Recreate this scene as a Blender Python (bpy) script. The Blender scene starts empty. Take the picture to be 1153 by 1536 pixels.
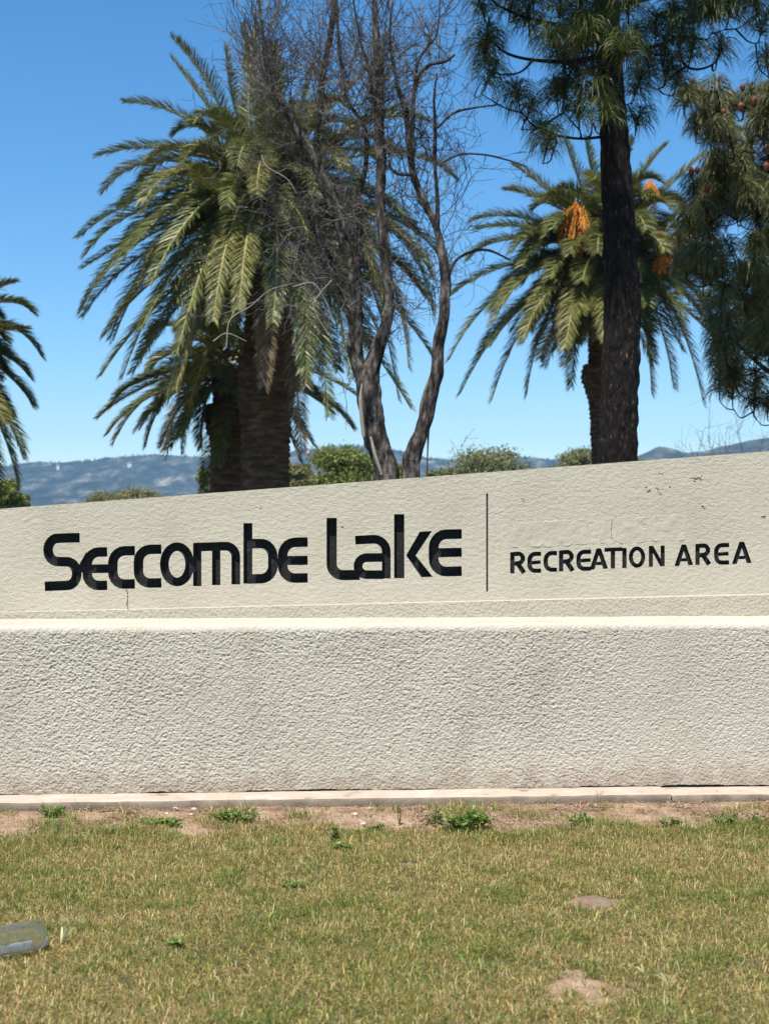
import bpy, bmesh, math, random
import numpy as np
from mathutils import Vector, Matrix
random.seed(7); RNG = np.random.default_rng(11)
C = bpy.context.scene.collection
S = bpy.context.scene
R = math.radians
# ------------------------------------------------------------------ camera, sky, sun, exposure
EYE = 1.08; F = 2048.0; CX = 576.5; HY = 800.0
cam_d = bpy.data.cameras.new('camera'); cam = bpy.data.objects.new('camera', cam_d); C.objects.link(cam)
cam.location = (0, 0, EYE); cam.rotation_euler = (R(90), 0, 0)
cam_d.sensor_fit = 'VERTICAL'; cam_d.sensor_height = 36.0; cam_d.lens = 48.0
cam_d.shift_y = (HY - 768) / 1536.0
cam_d.clip_start = 0.05; cam_d.clip_end = 20000
cam_d.dof.use_dof = True; cam_d.dof.focus_distance = 5.75; cam_d.dof.aperture_fstop = 5.8
S.camera = cam
SUN_EL, SUN_AZ = 65.0, 20.0           # azimuth: degrees to the left of straight behind the camera
w = bpy.data.worlds.new("World"); S.world = w; w.use_nodes = True
nt = w.node_tree; bg = nt.nodes['Background']
sky = nt.nodes.new('ShaderNodeTexSky'); sky.sky_type = 'NISHITA'; sky.sun_disc = False
sky.sun_elevation = R(SUN_EL); sky.sun_rotation = R(180 + SUN_AZ)
sky.air_density = 1.0; sky.dust_density = 0.0; sky.ozone_density = 3.5; sky.altitude = 300
hs = nt.nodes.new('ShaderNodeHueSaturation'); hs.inputs['Saturation'].default_value = 1.3; hs.inputs['Hue'].default_value = .497
nt.links.new(sky.outputs[0], hs.inputs['Color']); nt.links.new(hs.outputs[0], bg.inputs[0]); bg.inputs[1].default_value = 0.112
sd = bpy.data.lights.new('sun', 'SUN'); so = bpy.data.objects.new('sun', sd); C.objects.link(so)
sd.energy = 5.0; sd.angle = R(0.53); sd.color = (1.0, 0.94, 0.84)
to_sun = Vector((-math.sin(R(SUN_AZ)) * math.cos(R(SUN_EL)), -math.cos(R(SUN_AZ)) * math.cos(R(SUN_EL)), math.sin(R(SUN_EL))))
so.rotation_euler = to_sun.to_track_quat('Z', 'Y').to_euler()
S.view_settings.view_transform = 'Standard'; S.view_settings.look = 'None'
S.view_settings.exposure = 0.62; S.view_settings.gamma = 1.0; S.view_settings.use_curve_mapping = False
S.cycles.max_bounces = 10; S.cycles.transmission_bounces = 10; S.cycles.transparent_max_bounces = 12

# ------------------------------------------------------------------ helpers
def at(px, py, Y):
    return Vector(((px - CX) * Y / F, Y, EYE - (py - HY) * Y / F))
def tag(o, label=None, cat=None, group=None, kind=None):
    if label: o['label'] = label
    if cat: o['category'] = cat
    if group: o['group'] = group
    if kind: o['kind'] = kind
    return o
def empty(name, loc=(0, 0, 0), rz=0.0):
    o = bpy.data.objects.new(name, None); C.objects.link(o); o.location = loc; o.rotation_euler = (0, 0, rz)
    o.empty_display_size = 0.2
    return o
def mesh_np(name, V, Fc, mat=None, smooth=False, col=None):
    """V (n,3); Fc = list of int arrays (m,k) of one k each"""
    if not isinstance(Fc, (list, tuple)): Fc = [Fc]
    Fc = [np.asarray(f, dtype=np.int32) for f in Fc if len(f)]
    me = bpy.data.meshes.new(name)
    V = np.asarray(V, dtype=np.float32); me.vertices.add(len(V)); me.vertices.foreach_set('co', V.ravel())
    nl = sum(f.size for f in Fc); npoly = sum(len(f) for f in Fc)
    me.loops.add(nl); me.loops.foreach_set('vertex_index', np.concatenate([f.ravel() for f in Fc]))
    me.polygons.add(npoly)
    tot = np.concatenate([np.full(len(f), f.shape[1], dtype=np.int32) for f in Fc])
    st = np.concatenate([[0], np.cumsum(tot)[:-1]]).astype(np.int32)
    me.polygons.foreach_set('loop_start', st)
    try: me.polygons.foreach_set('loop_total', tot)
    except Exception: pass
    if smooth: me.polygons.foreach_set('use_smooth', np.ones(npoly, dtype=bool))
    if col is not None:
        a = me.color_attributes.new('Col', 'FLOAT_COLOR', 'POINT')
        cc = np.ones((len(V), 4), dtype=np.float32); cc[:, :3] = col; a.data.foreach_set('color', cc.ravel())
    me.update(calc_edges=True); me.validate()
    if mat: me.materials.append(mat)
    return me
def link(name, me, parent=None, loc=None):
    o = bpy.data.objects.new(name, me); C.objects.link(o)
    if parent: o.parent = parent
    if loc is not None: o.location = loc
    return o
class Acc:
    def __init__(s): s.v = []; s.q = []; s.t = []; s.n = 0; s.c = []
    def add(s, V, q=None, t=None, c=None):
        V = np.asarray(V, float).reshape(-1, 3); s.v.append(V)
        if q is not None and len(q): s.q.append(np.asarray(q, int) + s.n)
        if t is not None and len(t): s.t.append(np.asarray(t, int) + s.n)
        if c is not None: s.c.append(np.broadcast_to(np.asarray(c, float), (len(V), 3)))
        s.n += len(V)
    def build(s, name, mat, parent=None, origin=None, smooth=False):
        V = np.concatenate(s.v)
        if origin is not None: V = V - np.asarray(origin)
        fs = []
        if s.q: fs.append(np.concatenate(s.q))
        if s.t: fs.append(np.concatenate(s.t))
        me = mesh_np(name, V, fs, mat, smooth, np.concatenate(s.c) if s.c else None)
        return link(name, me, parent)
_T = RNG.random((8, 256, 256))
def vnoise(x, y, sc=1.0, k=0):
    x = np.asarray(x) / sc; y = np.asarray(y) / sc
    xi = np.floor(x).astype(int); yi = np.floor(y).astype(int); fx = x - xi; fy = y - yi
    fx = fx * fx * (3 - 2 * fx); fy = fy * fy * (3 - 2 * fy); T = _T[k % 8]
    g = lambda a, b: T[(a + 17 * k) % 256, (b + 31 * k) % 256]
    return (g(xi, yi) * (1 - fx) + g(xi + 1, yi) * fx) * (1 - fy) + (g(xi, yi + 1) * (1 - fx) + g(xi + 1, yi + 1) * fx) * fy
def fbm(x, y, sc, oct=4, k=0):
    s = 0; a = 1; t = 0
    for i in range(oct): s = s + a * vnoise(x, y, sc / 2 ** i, k + i); t += a; a *= .5
    return s / t
def grid_faces(nr, nc, wrap=False):
    r = np.arange(nr - 1)[:, None]; c = np.arange(nc if wrap else nc - 1)[None, :]; c2 = (c + 1) % nc
    return np.stack([r * nc + c, r * nc + c2, (r + 1) * nc + c2, (r + 1) * nc + c], -1).reshape(-1, 4)
def catmull(P, n):
    P = np.asarray(P, float); m = len(P)
    Q = np.vstack([2 * P[0] - P[1], P, 2 * P[-1] - P[-2]]); out = []
    ts = np.linspace(0, m - 1 - 1e-9, n)
    for t in ts:
        i = int(t); f = t - i; a, b, c, d = Q[i], Q[i + 1], Q[i + 2], Q[i + 3]
        out.append(.5 * (2 * b + (c - a) * f + (2 * a - 5 * b + 4 * c - d) * f * f + (3 * b - a - 3 * c + d) * f ** 3))
    return np.array(out)
def tube(P, r, seg=8, disp=None):
    """P (n,3), r (n,) -> verts, quads"""
    P = np.asarray(P, float); n = len(P); T = np.gradient(P, axis=0); T /= np.linalg.norm(T, axis=1)[:, None] + 1e-9
    up = np.array([0.31, 0.9, 0.2]) if abs(T[0, 2]) > .7 else np.array([0., 0., 1.])
    A = np.cross(T, up); A /= np.linalg.norm(A, axis=1)[:, None] + 1e-9; B = np.cross(A, T)
    th = np.linspace(0, 2 * math.pi, seg, endpoint=False)
    rr = np.asarray(r, float)[:, None] * np.ones((1, seg))
    if disp is not None:
        s = np.concatenate([[0], np.cumsum(np.linalg.norm(np.diff(P, axis=0), axis=1))])
        rr = rr + disp(th[None, :] + 0 * rr, s[:, None] + 0 * rr, rr)
    V = P[:, None, :] + rr[:, :, None] * (np.cos(th)[None, :, None] * A[:, None, :] + np.sin(th)[None, :, None] * B[:, None, :])
    return V.reshape(-1, 3), grid_faces(n, seg, True)
def tubeA(acc, P, r, seg=8, disp=None, c=None):
    V, q = tube(P, r, seg, disp); acc.add(V, q, c=c)
def nrm(v): 
    v = np.asarray(v, float); return v / (np.linalg.norm(v, axis=-1, keepdims=True) + 1e-9)

# ------------------------------------------------------------------ materials
def N(nt, t, **k):
    n = nt.nodes.new(t)
    for a, b in k.items():
        if isinstance(a, str) and hasattr(n, a) and a not in n.inputs: setattr(n, a, b)
        else: n.inputs[a].default_value = b
    return n
def ramp(nt, src, stops):
    r = nt.nodes.new('ShaderNodeValToRGB'); e = r.color_ramp.elements
    e[0].position = stops[0][0]; e[0].color = (*stops[0][1], 1)
    e[1].position = stops[-1][0]; e[1].color = (*stops[-1][1], 1)
    for p, c in stops[1:-1]:
        x = e.new(p); x.color = (*c, 1)
    nt.links.new(src, r.inputs[0]); return r
def mat_noise(name, stops, scale=5, rough=.85, bump=0, bscale=40, bdist=.01, detail=6, stretch=(1, 1, 1), spec=.3, obj=True, bump2=None):
    m = bpy.data.materials.new(name); m.use_nodes = True; nt = m.node_tree; L = nt.links; b = nt.nodes['Principled BSDF']
    b.inputs['Roughness'].default_value = rough; b.inputs['Specular IOR Level'].default_value = spec
    tc = N(nt, 'ShaderNodeTexCoord'); mp = N(nt, 'ShaderNodeMapping'); mp.inputs['Scale'].default_value = stretch
    L.new(tc.outputs['Object' if obj else 'Generated'], mp.inputs[0])
    n = N(nt, 'ShaderNodeTexNoise'); n.inputs['Scale'].default_value = scale; n.inputs['Detail'].default_value = detail
    n.inputs['Roughness'].default_value = .6
    L.new(mp.outputs[0], n.inputs[0]); r = ramp(nt, n.outputs[0], stops); L.new(r.outputs[0], b.inputs['Base Color'])
    if bump:
        n2 = N(nt, 'ShaderNodeTexNoise'); n2.inputs['Scale'].default_value = bscale; n2.inputs['Detail'].default_value = 5
        L.new(mp.outputs[0], n2.inputs[0]); bp = N(nt, 'ShaderNodeBump'); bp.inputs['Strength'].default_value = bump; bp.inputs['Distance'].default_value = bdist
        L.new(n2.outputs[0], bp.inputs['Height']); last = bp
        if bump2:
            n3 = N(nt, 'ShaderNodeTexNoise'); n3.inputs['Scale'].default_value = bump2[1]; n3.inputs['Detail'].default_value = 3
            L.new(mp.outputs[0], n3.inputs[0]); b2 = N(nt, 'ShaderNodeBump'); b2.inputs['Strength'].default_value = bump2[0]; b2.inputs['Distance'].default_value = bump2[2]
            L.new(n3.outputs[0], b2.inputs['Height']); L.new(bp.outputs[0], b2.inputs['Normal']); last = b2
        L.new(last.outputs[0], b.inputs['Normal'])
    return m
def mat_leaf(name, c1, c2, rough=.45, trans=.25, attr=False, tcol=None, spec=.5):
    m = bpy.data.materials.new(name); m.use_nodes = True; nt = m.node_tree; L = nt.links; b = nt.nodes['Principled BSDF']
    b.inputs['Roughness'].default_value = rough; b.inputs['Specular IOR Level'].default_value = spec
    if attr:
        src = N(nt, 'ShaderNodeAttribute'); src.attribute_name = 'Col'; col = src.outputs['Color']
    else:
        g = N(nt, 'ShaderNodeNewGeometry'); r = ramp(nt, g.outputs['Random Per Island'], [(0, c1), (1, c2)]); col = r.outputs[0]
    L.new(col, b.inputs['Base Color'])
    t = N(nt, 'ShaderNodeBsdfTranslucent'); mx = N(nt, 'ShaderNodeMixShader'); mx.inputs[0].default_value = trans
    if tcol: t.inputs[0].default_value = (*tcol, 1)
    else: L.new(col, t.inputs[0])
    L.new(b.outputs[0], mx.inputs[1]); L.new(t.outputs[0], mx.inputs[2])
    L.new(mx.outputs[0], nt.nodes['Material Output'].inputs[0]); return m
STUC_LOW = mat_noise('stucco_rough', [(.25, (.465, .42, .335)), (.5, (.52, .472, .38)), (.8, (.565, .515, .425))], 2.2, .95, 1.0, 150, .006, spec=.15)
STUC_SIGN = mat_noise('stucco_smooth', [(.25, (.435, .394, .305)), (.5, (.485, .44, .345)), (.8, (.53, .485, .385))], 2.6, .92, .5, 40, .009, stretch=(1, 1, 1.5), spec=.15, bump2=(.6, 120, .004))
STUC_BAND = mat_noise('stucco_band', [(.25, (.39, .35, .275)), (.8, (.485, .44, .35))], 3, .95, .8, 85, .010, spec=.15)
PATCH = mat_noise('filler', [(.3, (.44, .398, .31)), (.8, (.49, .446, .352))], 6, .9, .3, 90, .003, spec=.15)
BLACK = mat_noise('black_paint', [(.3, (.013, .0125, .012)), (.6, (.026, .0255, .0255)), (.78, (.10, .10, .10))], 60, .6, .5, 180, .004, spec=.15)
PURPLE = mat_noise('groove_paint', [(.3, (.02, .012, .018)), (.8, (.05, .03, .045))], 60, .7)
CONC = mat_noise('concrete', [(.3, (.13, .10, .075)), (.7, (.25, .20, .15))], 14, .95, .6, 90, .006)
CONC_TOP = mat_noise('painted_concrete', [(.33, (.24, .19, .15)), (.41, (.42, .34, .27)), (.55, (.44, .36, .29)), (.66, (.48, .43, .35))], 9, .9, .5, 70, .004, stretch=(1, 1, 1))
DARK = mat_noise('dark_crack', [(.3, (.03, .026, .022)), (.8, (.09, .08, .065))], 60, .95)
SOIL = mat_noise('soil', [(.25, (.12, .07, .04)), (.42, (.25, .16, .10)), (.55, (.38, .26, .17)), (.75, (.50, .37, .25))], 9, .97, .9, 70, .012, detail=10, bump2=(.7, 260, .006))
PALMT = mat_noise('palm_bark', [(.25, (.022, .013, .008)), (.5, (.075, .045, .026)), (.72, (.19, .12, .07))], 3.5, .95, .8, 12, .05, stretch=(1, 1, 3.5))
PINET = mat_noise('pine_bark', [(.42, (.004, .003, .0025)), (.56, (.013, .008, .0065)), (.64, (.032, .020, .015)), (.70, (.17, .13, .10))], 48, .95, 1.0, 60, .03, stretch=(1, 1, .28))
BARK = mat_noise('grey_bark', [(.38, (.010, .008, .007)), (.50, (.05, .042, .036)), (.66, (.19, .165, .143))], 18, .95, .9, 50, .02, stretch=(1, 1, .35))
TWIG = mat_noise('twig', [(.38, (.035, .030, .026)), (.65, (.21, .185, .165))], 3, .9)
DBARK = mat_noise('dark_bark', [(.35, (.014, .011, .010)), (.5, (.045, .035, .030)), (.72, (.13, .105, .09))], 22, .95, .9, 50, .02, stretch=(1, 1, .35))
DEADW = mat_noise('bleached_wood', [(.3, (.22, .19, .155)), (.7, (.34, .30, .25))], 20, .9)
FROND = mat_leaf('palm_leaf', (.052, .070, .014), (.235, .245, .070), .40, .25, spec=.4)
FROND2 = mat_leaf('palm_leaf_olive', (.11, .11, .02), (.31, .295, .088), .45, .28, spec=.4)
FROND_DEAD = mat_leaf('palm_leaf_dry', (.14, .09, .05), (.30, .22, .13), .7, .2, spec=.2)
RACH = mat_noise('palm_rachis', [(.3, (.22, .20, .07)), (.7, (.36, .33, .15))], 4, .5)
ORANGE = mat_leaf('fruit_orange', (.55, .16, .012), (.80, .36, .04), .5, .2)
NEEDLE = mat_leaf('pine_needle', (.035, .058, .014), (.12, .14, .035), .45, .2, spec=.4)
NEEDLE2 = mat_leaf('pine_needle_pale', (.055, .070, .024), (.21, .205, .075), .45, .25, spec=.4)
CONE = mat_noise('pine_cone', [(.3, (.09, .028, .018)), (.7, (.21, .075, .045))], 20, .7)
GRASS = mat_leaf('grass_blade', None, None, .55, .3, attr=True, spec=.3)
WEED = mat_leaf('weed_leaf', (.085, .15, .022), (.23, .31, .065), .5, .3)
STRAW = mat_leaf('straw', (.42, .38, .17), (.60, .58, .30), .6, .3)
LITTER = mat_leaf('litter', (.08, .04, .025), (.46, .31, .19), .9, .1)
STONE = mat_noise('pebble', [(.3, (.42, .33, .24)), (.7, (.60, .50, .39))], 30, .9)

def weather(m, zs, amt, splash=None):
    nt = m.node_tree; L = nt.links; b = nt.nodes['Principled BSDF']; src = b.inputs['Base Color'].links[0].from_socket
    tc = N(nt, 'ShaderNodeTexCoord'); mp = N(nt, 'ShaderNodeMapping'); mp.inputs['Scale'].default_value = zs; L.new(tc.outputs['Object'], mp.inputs[0])
    n = N(nt, 'ShaderNodeTexNoise'); n.inputs['Scale'].default_value = 1; n.inputs['Detail'].default_value = 7; n.inputs['Roughness'].default_value = .7; L.new(mp.outputs[0], n.inputs[0])
    mr = N(nt, 'ShaderNodeMapRange'); mr.inputs['From Min'].default_value = .52; mr.inputs['From Max'].default_value = .78; mr.inputs['To Max'].default_value = amt; L.new(n.outputs[0], mr.inputs[0])
    mx = N(nt, 'ShaderNodeMix'); mx.data_type = 'RGBA'; mx.inputs[7].default_value = (.27, .23, .17, 1); L.new(mr.outputs[0], mx.inputs[0]); L.new(src, mx.inputs[6]); out = mx.outputs[2]
    if splash:
        sx = N(nt, 'ShaderNodeSeparateXYZ'); L.new(tc.outputs['Object'], sx.inputs[0]); n2 = N(nt, 'ShaderNodeTexNoise'); n2.inputs['Scale'].default_value = 14; n2.inputs['Detail'].default_value = 6; L.new(tc.outputs['Object'], n2.inputs[0])
        ma = N(nt, 'ShaderNodeMath'); ma.operation = 'MULTIPLY_ADD'; ma.inputs[1].default_value = -.22; L.new(n2.outputs[0], ma.inputs[0]); L.new(sx.outputs[2], ma.inputs[2])
        m2 = N(nt, 'ShaderNodeMapRange'); m2.inputs['From Min'].default_value = -.06; m2.inputs['From Max'].default_value = .03; m2.inputs['To Min'].default_value = .6; m2.inputs['To Max'].default_value = 0; L.new(ma.outputs[0], m2.inputs[0])
        mx2 = N(nt, 'ShaderNodeMix'); mx2.data_type = 'RGBA'; mx2.inputs[7].default_value = (.30, .23, .16, 1); L.new(m2.outputs[0], mx2.inputs[0]); L.new(out, mx2.inputs[6]); out = mx2.outputs[2]
    L.new(out, b.inputs['Base Color'])
weather(STUC_LOW, (5, 5, 1.2), .30, True); weather(STUC_SIGN, (6, 6, 1.6), .22)
# ------------------------------------------------------------------ ground, hills, haze
def axis(lo, a, b, hi, st, g=1.35):
    mid = list(np.arange(a, b + st / 2, st)); s = st; x = mid[0]; left = []
    while x > lo: s *= g; x -= s; left.append(max(x, lo))
    s = st; x = mid[-1]; right = []
    while x < hi: s *= g; x += s; right.append(min(x, hi))
    return np.array(left[::-1] + mid + right)
nt = SOIL.node_tree; L_ = nt.links; b_n = nt.nodes['Principled BSDF']; src_ = b_n.inputs['Base Color'].links[0].from_socket
nn = N(nt, 'ShaderNodeTexNoise'); nn.inputs['Scale'].default_value = 7; at_ = N(nt, 'ShaderNodeAttribute'); at_.attribute_name = 'Col'
mx_ = N(nt, 'ShaderNodeMix'); mx_.data_type = 'RGBA'; thatch = ramp(nt, nn.outputs[0], [(.35, (.045, .038, .015)), (.65, (.13, .108, .045))]); L_.new(at_.outputs['Fac'], mx_.inputs[0]); L_.new(thatch.outputs[0], mx_.inputs[6]); L_.new(src_, mx_.inputs[7]); L_.new(mx_.outputs[2], b_n.inputs['Base Color'])
def ground_at(px, py): Y = EYE * F / (py - HY); return (px - CX) * Y / F, Y
bares = [(*ground_at(872, 1478), .10, .10), (*ground_at(888, 1357), .075, .05), (*ground_at(520, 1232), .17, .07), (*ground_at(905, 1500), .05, .05), (*ground_at(845, 1242), .12, .09), (*ground_at(615, 1300), .06, .03), (*ground_at(180, 1240), .10, .06), (*ground_at(1040, 1226), .08, .06), (*ground_at(20, 1238), .08, .05)]
def edge(x): return 4.97 + (fbm(x, x * 0, .22, 4, 2) - .5) * .42 + .055 * np.clip(x, -1.5, 1.5)
gx = axis(-3200, -4.2, 4.2, 3200, .02); gy = axis(-300, 2.4, 5.5, 3200, .02)
GX, GY = np.meshgrid(gx, gy)
near = np.clip((5.6 - GY) * 2, 0, 1) * np.clip((5.0 - np.abs(GX)), 0, 1) * np.clip((GY - 2) * 1.5, 0, 1)
def gz(x, y):
    return (fbm(x, y, .35, 3, 1) - .5) * .022 + (fbm(x, y, .05, 3, 4) - .5) * .010 + .022 * fbm(x, y, .16, 3, 2) * np.clip((y - 5.12) * 6, 0, 1)
GZ = gz(GX, GY) * near
gm = np.clip((GY - edge(GX)) / .05 + .3, 0, 1) * np.clip((6.3 - GY) * 4, 0, 1)
for bx_, by_, rx_, ry_ in bares: gm = np.maximum(gm, np.clip(2.2 - 2.0 * (np.hypot((GX - bx_) / rx_, (GY - by_) / ry_) + (vnoise(GX, GY, .04, 3) - .5) * 1.3), 0, 1))
me = mesh_np('ground', np.stack([GX, GY, GZ], -1).reshape(-1, 3), grid_faces(len(gy), len(gx)), SOIL, True, np.repeat(gm.reshape(-1, 1), 3, 1))
tag(link('ground', me), kind='structure')

def ridge_z(px, prof, Y):
    xs = [p[0] for p in prof]; ys = [p[1] for p in prof]
    return EYE + (HY - np.interp(px, xs, ys)) * Y / F
HILLM = bpy.data.materials.new('hillside'); HILLM.use_nodes = True
nt = HILLM.node_tree; b = nt.nodes['Principled BSDF']; b.inputs['Roughness'].default_value = 1; b.inputs['Specular IOR Level'].default_value = 0
tc = N(nt, 'ShaderNodeTexCoord'); mp = N(nt, 'ShaderNodeMapping'); mp.inputs['Scale'].default_value = (1, .35, 1.2)
n1 = N(nt, 'ShaderNodeTexNoise'); n1.inputs['Scale'].default_value = .028; n1.inputs['Detail'].default_value = 8; n1.inputs['Roughness'].default_value = .7
nt.links.new(tc.outputs['Object'], mp.inputs[0]); nt.links.new(mp.outputs[0], n1.inputs[0])
rr_ = ramp(nt, n1.outputs[0], [(.3, (.012, .022, .026)), (.5, (.040, .060, .058)), (.58, (.10, .105, .09)), (.68, (.27, .24, .20))])
nt.links.new(rr_.outputs[0], b.inputs['Base Color'])
def hills(name, prof, Yr, Yf, k, x0, x1):
    px = np.linspace(x0, x1, 420); t = np.linspace(0, 1.25, 70)
    PX, TT = np.meshgrid(px, t)
    Y = Yf + (Yr - Yf) * TT; X = (PX - CX) * Yr / F * (0.75 + .25 * TT)
    zr = ridge_z(PX, prof, Yr)
    nz = (fbm(X, Y, 260, 5, k) - .5) * 60 * np.sin(np.clip(TT, 0, 1) * math.pi) ** .7
    sh = np.where(TT <= 1, np.clip(TT, 0, 1) ** 1.15, 1 - (TT - 1) * 2.4)
    Z = zr * sh + nz + (fbm(X, Y, 30, 3, k + 2) - .5) * 7 * np.clip(TT * 3, 0, 1)
    Z[0] = -2
    me = mesh_np(name, np.stack([X, Y, Z], -1).reshape(-1, 3), grid_faces(len(t), len(px)), HILLM, True)
    return tag(link(name, me), kind='structure')
hills('hills', [(-900, 705), (-300, 700), (0, 698), (60, 693), (100, 694), (180, 684), (230, 682), (300, 685), (360, 684), (420, 682), (440, 676), (470, 674), (530, 671), (560, 671), (600, 676), (640, 686), (700, 690), (790, 685), (830, 690), (880, 693), (930, 694), (1000, 700), (1300, 700), (2100, 690)], 2500, 1500, 0, -900, 2100)
hills('hills', [(600, 760), (800, 735), (900, 700), (950, 683), (987, 670), (1030, 678), (1060, 675), (1100, 666), (1153, 658), (1300, 650), (2100, 660)], 1900, 1250, 3, 700, 2100)
hz = bpy.data.meshes.new('haze'); bm = bmesh.new(); bmesh.ops.create_cube(bm, size=1); bm.to_mesh(hz); bm.free()
HZM = bpy.data.materials.new('haze'); HZM.use_nodes = True; nt = HZM.node_tree; nt.nodes.remove(nt.nodes['Principled BSDF'])
pv = N(nt, 'ShaderNodeVolumePrincipled'); pv.inputs['Color'].default_value = (.38, .66, 1, 1); pv.inputs['Density'].default_value = .00017; pv.inputs['Anisotropy'].default_value = .1
nt.links.new(pv.outputs[0], nt.nodes['Material Output'].inputs['Volume']); hz.materials.append(HZM)
ho = link('haze', hz); ho.location = (0, 1450, 118.5); ho.scale = (6600, 3700, 241); tag(ho, kind='stuff')

# ------------------------------------------------------------------ low wall and sign wall
M_ = .0705; TH = math.atan(M_); YL = 5.54; YS = 5.94
def plane(px, py, Ya):      # photo pixel -> (u along wall, z) on a wall plane
    dx = (px - CX) / F; Y = Ya / (1 - M_ * dx)
    return dx * Y / math.cos(TH), EYE - (py - HY) * Y / F
U = np.concatenate([np.arange(-4.0, -1.9, .006), np.arange(-1.9, 1.9, .003), np.arange(1.9, 4.001, .006)])
prof = []                   # (y, z, ny, nz) outward normal
ztop = .713; rc = .03; z0 = .043
for z in np.arange(z0, ztop - rc, .0028): prof.append((0, z, -1, 0))
for a in np.linspace(0, 90, 9)[:-1]: prof.append((rc - rc * math.cos(R(a)), ztop - rc + rc * math.sin(R(a)), -math.cos(R(a)), math.sin(R(a))))
for y in np.arange(rc, .43, .008): prof.append((y, ztop, 0, 1))
prof = np.array(prof); s = np.concatenate([[0], np.cumsum(np.hypot(np.diff(prof[:, 0]), np.diff(prof[:, 1])))])
UU, SS = np.meshgrid(U, s)
wx = UU + .012 * (fbm(UU, SS, .05, 2, 5) - .5); wy = SS + .35 * UU * 0 + .012 * (fbm(UU, SS, .05, 2, 6) - .5)
a_ = vnoise(wx + wy * .5, wy * 1.1, 1.0 / 95, 1); b_ = vnoise(wx - wy * .3, wy * 1.3, 1.0 / 150, 2); c_ = vnoise(UU, SS * 1.2, 1 / 230, 3)
big = fbm(UU, SS, .6, 3, 2)
H = (1 - np.abs(2 * a_ - 1)) ** 1.3 * .42 + b_ * .55 + c_ * .40
amp = .0056 * (.6 + .8 * big)
H = (H - .55) * amp + (fbm(UU, SS, .25, 2, 6) - .5) * .006
P_ = prof[:, None, :]
Vx = UU; Vy = P_[..., 0] + P_[..., 2] * H; Vz = P_[..., 1] + P_[..., 3] * H * .6
# small wear at the arris and ragged foot
Vz[0] = z0 - .004 + .007 * (vnoise(U, U * 0, .22, 2) + .6 * vnoise(U, U * 0, .03, 3)) * 1.1 - .004
V = np.stack([Vx, Vy, Vz], -1).reshape(-1, 3)
lw = empty('low_wall', (0, YL, 0), TH)
tag(lw, 'low cream wall in rough stucco with a bright flat top, standing in front of the carved name wall', 'wall')
me = mesh_np('stucco_face', V, grid_faces(len(s), len(U)), STUC_LOW, True); link('stucco_face', me, lw)
def boxm(name, x0, x1, y0, y1, z0, z1, mat, parent=None, bev=0.0, mats=None):
    bm = bmesh.new(); bmesh.ops.create_cube(bm, size=1)
    for v in bm.verts: v.co = Vector((x0 + (v.co.x + .5) * (x1 - x0), y0 + (v.co.y + .5) * (y1 - y0), z0 + (v.co.z + .5) * (z1 - z0)))
    if bev: bmesh.ops.bevel(bm, geom=bm.edges[:], offset=bev, segments=2, affect='EDGES')
    me = bpy.data.meshes.new(name); bm.to_mesh(me); bm.free(); me.materials.append(mat)
    return link(name, me, parent)
boxm('core', -3.99, 3.99, .02, .40, .012, .70, DARK, lw)
# footing in two poured lengths
ft = empty('concrete_footing', (0, YL, 0), TH)
tag(ft, 'flat concrete footing strip with worn pinkish paint along the foot of the low wall', 'footing')
uj = plane(990, 1190, YL)[0]
for (u0, u1, dz) in ((-4.1, uj - .002, 0), (uj + .002, 4.1, -.005)):
    us = np.arange(u0, u1 + .001, .02) if u1 - u0 > .1 else np.array([u0, u1]); us[-1] = u1
    pr = [(-.163, -.03), (-.163, .012), (-.162, .028), (-.155, .036), (-.13, .0375), (-.08, .038), (0, .038), (.1, .038)]
    V = []
    for (y, z) in pr:
        ny = (fbm(us, us * 0 + z * 40 + y * 30, .1, 3, 2) - .5); V.append(np.stack([us, y + .006 * ny + .010 * (fbm(us, us * 0, .8, 2, 5) - .5) * (y < -.1), z + dz * (z > .01) + .004 * ny * (z > .01)], -1))
    me = mesh_np('slab', np.array(V).reshape(-1, 3), grid_faces(len(pr), len(us)), CONC, True); me.materials.append(CONC_TOP)
    nf = len(us) - 1; mi = np.zeros(len(me.polygons), dtype=np.int32); mi[nf * 3:] = 1; me.polygons.foreach_set('material_index', mi)
    link('slab', me, ft)
# sign wall with carved letters
sg = empty('sign_wall', (0, YS, 0), TH)
tag(sg, 'tall cream stucco wall with a sloping top, black carved park name and RECREATION AREA', 'sign')
bm = bmesh.new(); zt = lambda u: 1.312 + .0777 * u
fr = [bm.verts.new((x, 0, z)) for x, z in ((-4.2, 0), (4.2, 0), (4.2, zt(4.2)), (-4.2, zt(-4.2)))]
bk = [bm.verts.new((v.co.x, .27, v.co.z)) for v in fr]
bm.faces.new(fr); bm.faces.new(bk[::-1])
for i in range(4): bm.faces.new((fr[(i + 1) % 4], fr[i], bk[i], bk[(i + 1) % 4]))
bmesh.ops.recalc_face_normals(bm, faces=bm.faces[:])
ed = [e for e in bm.edges if all(v.co.z > 1.0 for v in e.verts)]
bmesh.ops.bevel(bm, geom=ed, offset=.014, segments=3, affect='EDGES')
wm = bpy.data.meshes.new('wall_body'); bm.to_mesh(wm); bm.free(); wm.materials.append(STUC_SIGN)
wall_o = link('wall_body', wm, sg)
def arc(cx, cy, rx, ry, a0, a1, n=8):
    return [(cx + rx * math.cos(R(a)), cy - ry * math.sin(R(a))) for a in np.linspace(a0, a1, n)]
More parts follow.
